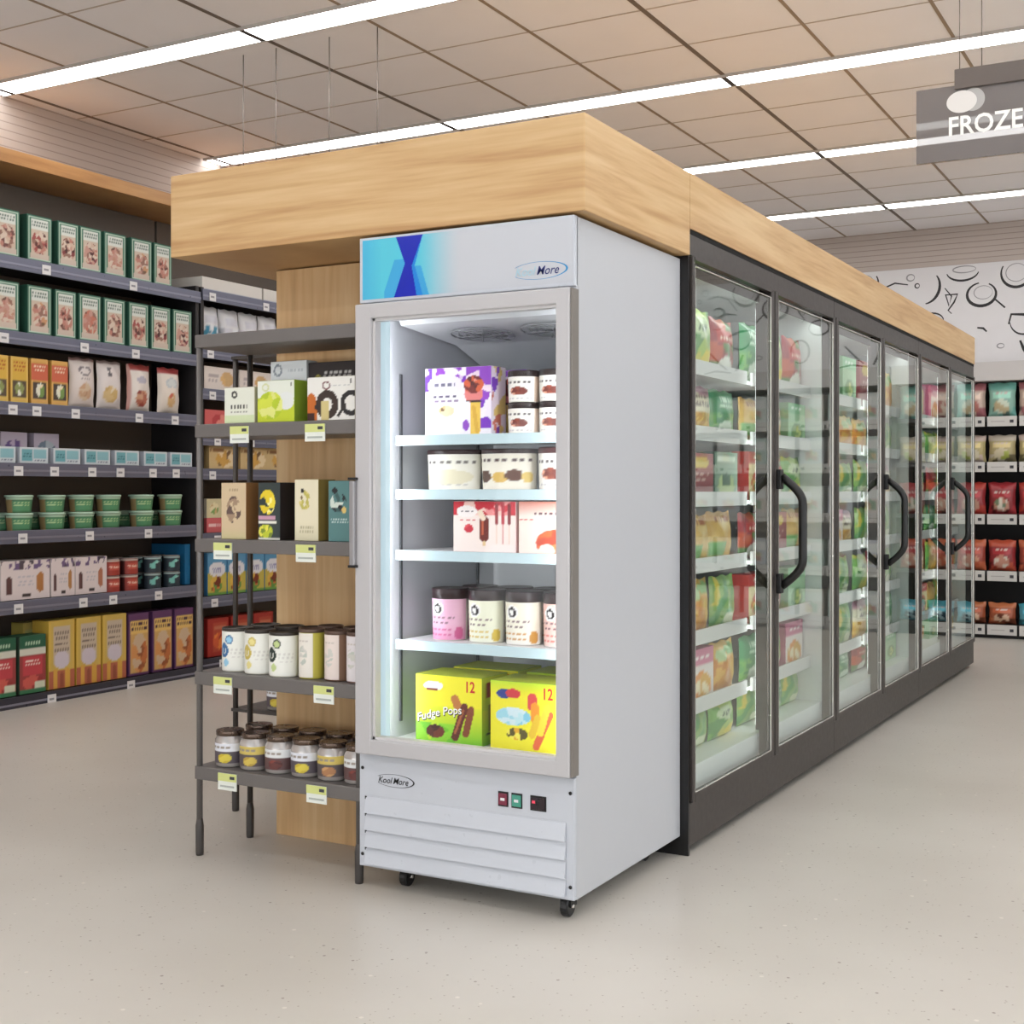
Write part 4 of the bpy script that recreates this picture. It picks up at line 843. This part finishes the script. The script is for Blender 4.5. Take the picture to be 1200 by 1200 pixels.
PCH = [art((222, 212, 208), [('r', .0, .93, 1, 1, (150, 120, 116)), ('e', .5, .74, .24, .1, (120, 112, 116)), ('e', .5, .74, .18, .07, (222, 214, 212)), ('b', .5, .32, .26, .18, [(206, 170, 140), (216, 196, 170), (190, 150, 120)], 12, 1), ('t', .25, .55, .75, .62, 1, (160, 150, 150), 3)], 1.4),
       art((224, 216, 214), [('r', .0, .95, 1, 1, (160, 140, 136)), ('b', .4, .76, .26, .1, [(90, 84, 90), (224, 216, 214)], 9, 4), ('b', .42, .3, .28, .18, [(216, 190, 140), (206, 176, 120), (230, 216, 190)], 12, 2)], 1.4),
       art((226, 218, 212), [('r', .0, .88, 1, 1, (176, 84, 80)), ('r', .0, .0, .1, 1, (200, 150, 140)), ('e', .5, .66, .2, .08, (180, 176, 190)), ('b', .5, .28, .28, .18, [(150, 70, 60), (206, 160, 130), (180, 110, 90)], 12, 3)], 1.4),
       art((226, 216, 206), [('r', .0, .86, 1, 1, (186, 84, 84)), ('o', .5, .66, .24, .12, .3, (190, 196, 200)), ('e', .5, .66, .17, .08, (206, 210, 208)), ('b', .5, .28, .2, .16, [(216, 180, 130), (200, 110, 90), (226, 206, 180)], 10, 5)], 1.4)]
for i, yc in enumerate((5.72, 5.94, 6.19, 6.46)):
    k = ('p3', i); gput(k, pouch_mesh(k, .20, .09, .30, PCH[i], (200, 180, 170), (18, 26), i), 'snack_pouch', yc, GZ[2], f'pale stand-up snack pouch, {ORD[i]} of four, third row of left gondola', 'pouch')
TR = art((206, 214, 220), [('r', .08, .15, .45, .85, (110, 170, 180)), ('r', .5, .3, .92, .85, (140, 190, 200)), ('t', .1, .3, .4, .7, 2, (60, 110, 120), 3), ('t', .5, .05, .95, .25, 1, (110, 120, 140), 5)], .45)
for i, (a, c) in enumerate([(5.0, 5.18), (5.22, 5.43), (5.46, 5.68), (5.7, 5.92), (5.95, 6.16), (6.2, 6.41), (6.44, 6.66)]):
    k = ('r4',); gput(k, gbox(k, .205, .092, TR, (190, 196, 206), (200, 196, 200), .16, (24, 12)), 'grocery_tray', min((a + c) / 2, 6.54), GZ[3], f'low white and teal tray carton, {ORD[i]} from left, fourth row of left gondola', 'tray')
for i, yc in enumerate((5.33, 5.57)):
    A = art((204, 196, 214), [('b', .5, .4, .4, .36, [(150, 130, 190), (206, 190, 214), (110, 90, 150)] if i == 0 else [(130, 150, 170), (190, 206, 216), (100, 120, 140)], 14, i)], .9)
    k = ('r4b', i); gput(k, gbox(k, .19, .185, A, (190, 180, 196), (226, 220, 226), .08), 'grocery_carton', yc, GZ[3], f'{"lilac" if i == 0 else "grey blue"} carton behind the low trays, fourth row of left gondola', 'carton', -6.31)
# green tubs, two high
GT = art((70, 120, 84), [('r', 0, .86, 1, 1, (176, 206, 180)), ('r', .25, .12, .75, .8, (86, 146, 104)), ('t', .28, .3, .72, .7, 3, (190, 214, 160), 3), ('r', 0, 0, .2, .85, (150, 130, 90))], 1)
def gtub_mesh():
    b = MB(); r = .078; c = rgb((96, 84, 62)); b.lathe([(r * .85, 0), (r * .98, .088), (r * .98, .092)], CARD, 20, cols=[c] * 3); l = rgb((176, 206, 184)); b.lathe([(r * 1.04, .090), (r * 1.04, .1), (r * .98, .104)], CARD, 20, cols=[l] * 3)
    b.grid(20, 12, lambda u, v: ((r * (.86 + .12 * v) + .001) * math.sin((u - .5) * 2.8), -(r * (.86 + .12 * v) + .001) * math.cos((u - .5) * 2.8), .002 + v * .086), GT, CARD, True); return b
gt = gtub_mesh()
for i, yc in enumerate((5.27, 5.51, 5.735, 5.955, 6.24, 6.50)):
    for j in range(2):
        put('gtub', gt, 'green_tub', (-6.20, yc, GZ[4] + .0005 + j * .1045), PI / 2 - .45, f'round green tub, {ORD[i]} column from left, {"lower" if j == 0 else "upper"}, fifth row of left gondola', 'tub', 'stacked green tubs on the left gondola')
    put('gtub', gt, 'green_tub', (-6.38, yc + .02, GZ[4] + .0005), PI / 2 - .45, f'round green tub behind the {ORD[i]} column, fifth row of left gondola', 'tub', 'stacked green tubs on the left gondola')
def bar(c, seed): return art((222, 210, 210), [('n', 0, .78, 1, 1, [(222, 210, 210), (110, 90, 130), (80, 70, 80), (222, 210, 210), (222, 210, 210)], 40, seed), ('s', .80, .58, .80, .26, .07, c), ('s', .16, .52, .16, .22, .06, (90, 60, 60)), ('t', .35, .35, .65, .62, 4, (190, 186, 194), seed), ('r', .42, .08, .60, .15, (60, 50, 50))], .72)
for i, (a, c, col) in enumerate([(5.09, 5.44, (176, 120, 70)), (5.45, 5.63, (180, 130, 80)), (5.635, 5.885, (170, 110, 84))]):
    k = ('r6', i); gput(k, gbox(k, c - a, .225, bar(col, i), (206, 196, 196), (226, 216, 216), .18, (34, 24)), 'biscuit_carton', (a + c) / 2, GZ[5], f'pinkish white bar carton, {ORD[i]} from left, sixth row of left gondola')
def gcan(key, A, back):
    if ('gc', key) not in _kc:
        b = MB(); r = .058; c = rgb(back); l = rgb((176, 170, 166)); b.lathe([(r * .97, 0), (r, .003), (r, .1), (r * .97, .104)], CARD, 18, cols=[c, c, c, l]); wrap(b, r, r, .004, .098, A, 18, 14, CARD, 2.8, .001); _kc[('gc', key)] = b
    return _kc[('gc', key)]
RC = art((160, 60, 50), [('r', 0, .86, 1, 1, (190, 180, 170)), ('r', .3, .3, .8, .75, (190, 84, 70)), ('t', .32, .4, .78, .65, 2, (230, 190, 170), 2), ('r', 0, 0, .2, .86, (70, 30, 30))], 1)
TC = art((44, 56, 66), [('r', 0, .86, 1, 1, (160, 180, 180)), ('b', .5, .5, .26, .3, [(120, 190, 180), (44, 56, 66), (150, 206, 196)], 10, 2)], 1)
for i, (yc, kd) in enumerate([(5.955, 'r'), (6.11, 'r'), (6.315, 't'), (6.49, 't')]):
    for j in range(2):
        put(('gc', kd), gcan(kd, RC if kd == 'r' else TC, (110, 40, 40) if kd == 'r' else (30, 36, 44)), 'food_can', (-6.18, yc, GZ[5] + .0005 + j * .1045), PI / 2 - .3, f'{"red" if kd == "r" else "dark teal"} can, {ORD[i]} column from left, {"lower" if j == 0 else "upper"}, sixth row of left gondola', 'can', 'stacked cans on the left gondola')
        put(('gc', kd), gcan(kd, RC if kd == 'r' else TC, (110, 40, 40) if kd == 'r' else (30, 36, 44)), 'food_can', (-6.32, yc + .01, GZ[5] + .0005 + j * .1045), PI / 2 - .3, f'{"red" if kd == "r" else "dark teal"} can behind the {ORD[i]} column, {"lower" if j == 0 else "upper"}, sixth row of left gondola', 'can', 'stacked cans on the left gondola')
JR = art((150, 60, 60), [('r', 0, .78, 1, 1, (36, 90, 66)), ('t', .2, .82, .8, .92, 1, (190, 220, 190), 3), ('r', .0, .66, 1, .78, (210, 210, 196)), ('r', .14, .3, .86, .64, (190, 66, 74)), ('t', .25, .48, .75, .6, 2, (240, 220, 210), 4), ('b', .5, .18, .4, .12, [(150, 50, 50), (200, 90, 80)], 10, 3), ('r', 0, 0, 1, .08, (60, 120, 84)), ('r', .6, .08, .95, .18, (210, 214, 190))], 1.8)
for i, yc in enumerate((5.10, 5.315)):
    k = ('r7j',); gput(k, gbox(k, .19, .335, JR, (60, 80, 66), (46, 96, 70), .12, (20, 34)), 'grocery_carton', yc, GZ[6], f'green topped red carton, {ORD[i]} from left, bottom row of left gondola')
CN_ = art((214, 180, 84), [('r', .06, .02, .94, .98, (206, 176, 90)), ('r', .2, .36, .8, .9, (196, 180, 160)), ('t', .25, .52, .75, .86, 4, (110, 96, 90), 3), ('e', .5, .42, .3, .13, (206, 196, 206)), ('r', .0, .0, 1, .26, (178, 100, 74)), ('s', .25, .02, .25, .24, .09, (214, 164, 70)), ('s', .72, .02, .72, .24, .09, (214, 164, 70)), ('s', .5, .04, .5, .2, .06, (150, 80, 60))], 2)
for i, yc in enumerate((5.53, 5.74, 5.95)):
    k = ('r7c',); gput(k, gbox(k, .195, .405, CN_, (206, 170, 70), (226, 200, 110), .14, (20, 40)), 'cone_carton', yc, GZ[6], f'tall yellow wafer cone carton, {ORD[i]} of three, bottom row of left gondola')
k = ('r7s',); gput(k, gbox(k, .15, .39, art((206, 190, 110), [('r', .1, .6, .9, .9, (190, 196, 130))], 2), (200, 180, 90), (220, 206, 130), .1), 'grocery_carton', 5.46, GZ[6], 'yellow carton behind the leftmost cone carton, bottom row of left gondola', 'carton', -6.30)
PC = art((96, 58, 100), [('r', .10, .03, .95, .88, (206, 164, 100)), ('r', .10, .68, .95, .88, (226, 190, 110)), ('t', .15, .71, .9, .86, 2, (70, 40, 60), 3), ('b', .53, .36, .38, .32, [(190, 110, 60), (150, 84, 50), (214, 150, 90), (206, 180, 150)], 20, 3)], 2.1)
for i, yc in enumerate((6.155, 6.365, 6.565)):
    k = ('r7p',); gput(k, gbox(k, .175, .395, PC, (84, 50, 92), (110, 76, 116), .14, (18, 38)), 'cereal_carton', yc, GZ[6], f'tall purple and orange carton, {ORD[i]} of three, bottom row of left gondola')
put(('gs',), carton_mesh(('gs',), .05, .3, .27, lambda u, v: rgb((30, 110, 160)), (30, 110, 160), (40, 120, 170), (2, 2)), 'grocery_carton', (-6.16, 6.625, GZ[5] + .0075), PI / 2, 'bright blue carton at right end of sixth row, left gondola', 'carton')

# bay seen through the rack
def simple(key, w, h, bg, items, side, d=.12): return gbox(key, w, h, art(bg, items, h / w), side, side, d, (20, 14))
k = ('q1',); b_ = simple(k, .62, .09, (216, 212, 206), [('r', 0, 0, 1, .1, (150, 156, 176))], (220, 216, 210), .3)
for i, yc in enumerate((7.05, 7.69)): gput(k, b_, 'storage_box', yc, BZ2[0], f'long pale box on top shelf seen through rack, {["near", "far"][i]} one', 'box')
for i, (yc, cl) in enumerate([(6.85, (80, 176, 214)), (7.06, (206, 206, 216)), (7.27, (214, 204, 220)), (7.48, (190, 214, 206))]):
    k = ('q2', i); A = art((218, 218, 222), [('r', 0, 0, 1, .55, cl), ('n', 0, .05, 1, .5, [cl, (220, 224, 230), tuple(int(v * .8) for v in cl)], 14, i), ('r', .2, .62, .8, .8, (200, 200, 210))], 1)
    gput(k, pouch_mesh(k, .20, .12, .29, A, (200, 204, 210), (14, 16), i), 'tissue_pack', yc, BZ2[1], f'{["blue and white", "plain white", "lilac white", "mint white"][i]} soft pack on second shelf seen above rack', 'pack')
for i, yc in enumerate((6.93, 7.29)):
    k = ('q3',); gput(k, simple(k, .34, .155, (224, 214, 208), [('b', .68, .5, .2, .32, [(220, 180, 120), (206, 170, 120)], 8, 2), ('t', .1, .3, .4, .7, 2, (180, 170, 170), 3)], (214, 206, 200)), 'biscuit_carton', yc, BZ2[2] + .0, f'white carton with golden picture seen through rack, {["near", "far"][i]} one')
for i, yc in enumerate((6.90, 7.20)):
    k = ('q4',); gput(k, simple(k, .27, .17, (206, 96, 96), [('b', .55, .5, .3, .34, [(180, 60, 64), (226, 140, 130)], 10, 2)], (190, 80, 84)), 'grocery_carton', yc, BZ2[3], f'coral red carton seen through rack below white cartons, {["near", "far"][i]} one')
for i, yc in enumerate((6.95, 7.27, 7.55)):
    k = ('q5',); gput(k, simple(k, .28, .17, (206, 180, 130), [('b', .6, .4, .36, .36, [(206, 160, 80), (230, 210, 170), (120, 90, 60)], 14, 2), ('t', .05, .6, .5, .85, 1, (140, 100, 60), 2)], (190, 160, 110)), 'biscuit_carton', yc, BZ2[4], f'tan biscuit carton seen through rack gap, {ORD[i]} from left')
for i, yc in enumerate((6.86, 7.03, 7.20, 7.37)):
    k = ('q6',); gput(k, simple(k, .15, .10, (206, 100, 104), [('t', .1, .3, .9, .7, 1, (240, 200, 200), 2)], (190, 84, 90)), 'small_carton', yc, BZ2[5], f'small pink red carton seen through rack, {ORD[i]} from left, lower layer')
    k = ('q7', i % 2); put(k, simple(k, .15, .13, (222, 206, 196) if i % 2 else (210, 200, 160), [('b', .5, .5, .3, .3, [(120, 160, 90), (230, 220, 180), (200, 170, 120)], 9, i)], (200, 190, 170)), 'small_carton', (-6.135, yc, BZ2[5] + .1082), PI / 2, f'small cream carton stacked on the {ORD[i]} pink red carton', 'carton', 'dry groceries on the left gondola')
KD = art((90, 150, 190), [('r', 0, 0, 1, .5, (196, 180, 80)), ('e', .5, .60, .42, .18, (226, 226, 232)), ('t', .25, .52, .75, .68, 2, (150, 150, 190), 3), ('b', .45, .26, .32, .2, [(206, 120, 60), (220, 180, 80), (120, 50, 30), (100, 150, 70)], 14, 2), ('r', 0, 0, 1, .07, (110, 160, 80))], 1.5)
for i, yc in enumerate((6.89, 7.09, 7.29, 7.49)):
    k = ('q8',); gput(k, gbox(k, .19, .29, KD, (70, 130, 176), (100, 160, 200), .12, (18, 24)), 'cereal_carton', yc, BZ2[6], f'blue and yellow cereal carton seen through rack, {ORD[i]} from left')
RD = art((160, 44, 34), [('r', .25, .1, .9, .9, (176, 70, 48)), ('b', .55, .4, .3, .22, [(206, 90, 50), (226, 130, 60), (150, 50, 40)], 10, 2), ('r', .3, .7, .85, .8, (190, 110, 80))], 1.2)
for i, yc in enumerate((6.90, 7.14, 7.38)):
    k = ('q9',); gput(k, gbox(k, .21, .26, RD, (150, 36, 30), (170, 60, 44), .14, (18, 22)), 'grocery_carton', yc, BZ2[7], f'deep red carton near the floor seen through rack, {ORD[i]} from left')

# ============================================================ BACK GONDOLAS
BG = [1.873, 1.49, 1.049, .572, .12]
def back_bay(label, x0, x1, light):
    f = M((206, 204, 202), .5, name='light_grey_steel') if light else DARK
    t = thing('end_wall_shelving', label, 'shelving', (x0, 11.6, 0), 0, 'shelving bays on the back wall')
    def bl(b, n, p=None): b.v = [(x - x0, y - 11.6, z_) for x, y, z_ in b.v]; return b.build(n, p or t)
    bl(MB().box(x0, 12.3, 0, x1, 12.36, 2.33, f), 'back_panel'); bl(MB().box(x0, 11.6, 2.17, x1, 12.3, 2.33, M((196, 192, 190), .5, name='canopy_grey')), 'top_canopy')
    for x in (x0, x1 - .04): bl(MB().box(x, 11.62, 0, x + .04, 12.3, 2.17, f), 'upright')
    bl(MB().box(x0 + .04, 11.66, 0, x1 - .04, 12.3, .08, BLACK if not light else f), 'base')
    for z in BG:
        s = bl(MB().box(x0 + .04, 11.62, z - .04, x1 - .04, 12.3, z - .005, f), 'shelf')
        x = x0 + .06; k = 0
        while x < x1 - .3:
            p = MB(); p.box(x, 11.6, z - .088, x + .235, 11.61, z - .004, M((206, 204, 200), .5, name='tag_strip')); p.box(x + .18, 11.598, z - .06, x + .21, 11.6, z - .035, INK); p.box(x + .03, 11.5985, z - .05, x + .14, 11.6, z - .044, M((170, 166, 164), .5))
            bl(p, 'price_card', s); x += .255; k += 1
    return t
back_bay('dark shelving bay against the back wall, right of the freezer row', -2.42, -.62, False)
back_bay('pale shelving bay on the back wall, out of frame to the right', -.60, 1.6, True)
back_bay('pale shelving bay on the back wall, farthest right', 1.62, 4.05, True)
def bgart(top, mid, foods, seed): return art(mid, [('r', 0, .78, 1, 1, top), ('n', 0, 0, 1, .3, [top, mid, tuple(int(v * .6) for v in mid)], 10, seed), ('r', .18, .52, .85, .74, tuple(min(255, int(v * 1.25)) for v in mid)), ('t', .2, .56, .8, .72, 2, (226, 210, 200), seed), ('b', .5, .3, .3, .22, foods, 12, seed)], 1.1)
BD = [[('teal', (120, 184, 172), (150, 196, 180), [(206, 190, 150), (220, 230, 210)]), ('dusty pink', (176, 110, 116), (214, 186, 172), [(190, 120, 110), (230, 210, 190)])],
      [('yellow green', (206, 196, 180), (190, 176, 130), [(176, 186, 90), (220, 210, 180)]), ('cream green', (210, 190, 180), (196, 182, 130), [(170, 180, 80), (226, 216, 190)])],
      [('dark red', (176, 60, 66), (150, 50, 56), [(200, 150, 130), (226, 216, 200), (110, 130, 100)]), ('brick red', (190, 70, 60), (160, 56, 60), [(206, 160, 140), (220, 210, 190)])],
      [('orange red', (200, 90, 66), (150, 50, 54), [(206, 150, 130), (226, 216, 200)]), ('rust', (206, 110, 76), (170, 80, 66), [(206, 150, 120), (190, 90, 60)])],
      [('orange brown', (200, 120, 80), (170, 90, 60), [(226, 190, 160), (120, 60, 40)]), ('bright teal', (70, 160, 180), (90, 176, 196), [(30, 70, 90), (190, 226, 232)])]]
Hh = [.29, .23, .27, .26, .18]
for r in range(5):
    for i in range(7):
        nm, tp, md, fd = BD[r][i % 2] if r < 4 else BD[r][0 if i < 3 else 1]
        if r == 4 and i >= 3: nm, tp, md, fd = BD[4][1]
        kk = ('bk', r, nm); b = pouch_mesh(kk, .225, .12, Hh[r], bgart(tp, md, fd, r * 3 + i % 2), tuple(int(v * .7) for v in md), (16, 16), r + i % 2)
        put(kk, b, 'snack_bag', (-2.23 + i * .242, 11.66, BG[r] - .0045), 0, f'{nm} snack bag, {ORD[i]} from left, {ORD[r]} shelf of back wall bay', 'snack bag', 'snack bags on the back wall shelving')
pal = [(206, 212, 208), (190, 206, 200), (214, 206, 200), (196, 200, 206)]
for r in range(5):
    for i in range(8):
        kk = ('pl', (i + r) % 4); c = pal[(i + r) % 4]
        b = carton_mesh(kk, .22, .15, .24, art(c, [('r', .1, .55, .9, .85, (226, 228, 226)), ('b', .5, .3, .3, .2, [(150, 176, 150), (206, 190, 150), (190, 150, 140)], 8, i % 4)], 1.1), c, c, (10, 12))
        put(kk, b, 'pale_carton', (-.42 + i * .262, 11.66, BG[r] - .0045), 0, f'pale carton out of frame, {ORD[i]} from left, {ORD[r]} shelf of pale bay', 'carton', 'pale cartons on the back wall shelving')

# ============================================================ HANGING SIGNS
def sign():
    t = thing('hanging_sign', 'smoked grey hanging aisle sign with white lettering, upper right', 'sign', (-1.29, 6.15, 2.74))
    W = 1.75
    MB().box(0, 0, 0, W, .012, .335, SMOKE).build('sign_panel', t)
    MB().box(.17, -.012, .315, W, .03, .405, M((96, 88, 84), .4, .3, 'sign_rail'), bev=.003).build('top_rail', t)
    b = MB(); b.text('FROZEN', .118, lambda a, c: (.138 + a, -.0015, .112 + c), M((238, 238, 236), .5, name='sign_white'), bold=.018, sx=.90); b.build('lettering', t)
    b = MB(); n = 32
    b.add([(.25 + .05 * math.cos(2 * PI * i / n), -.0012, .262 + .052 * math.sin(2 * PI * i / n)) for i in range(n)], [tuple(range(n))], pane('icon_grey', (1, 1, 1), 0, .5, (.75, .75, .75)))
    b.add([(.20 + .066 * math.cos(2 * PI * i / n), -.002, .258 + .05 * math.sin(2 * PI * i / n)) for i in range(n)], [tuple(range(n))], M((214, 212, 210), .5, name='icon_white')); b.build('icon', t)
    for x in (.19, .285, 1.45, 1.55): MB().tube([(x, .006, .40), (x, .006, CEIL - 2.742)], .0022, M((120, 112, 106), .4, .5, name='hanging_wire'), 6).build('wire', t)
sign()
def sign2():
    t = thing('hanging_sign', 'grey aisle sign hung behind the wooden canopy on thin wires', 'sign', (-4.85, 5.62, 2.5))
    MB().box(0, 0, 0, 1.05, .012, .22, M((130, 124, 122), .5, name='sign_grey')).build('sign_panel', t)
    for x in (.03, .26, .62, .93): MB().tube([(x, .006, .21), (x, .006, CEIL - 2.502)], .003, M((120, 112, 106), .4, .5, name='hanging_wire'), 6).build('wire', t)
sign2()
print('objects', len(bpy.data.objects))
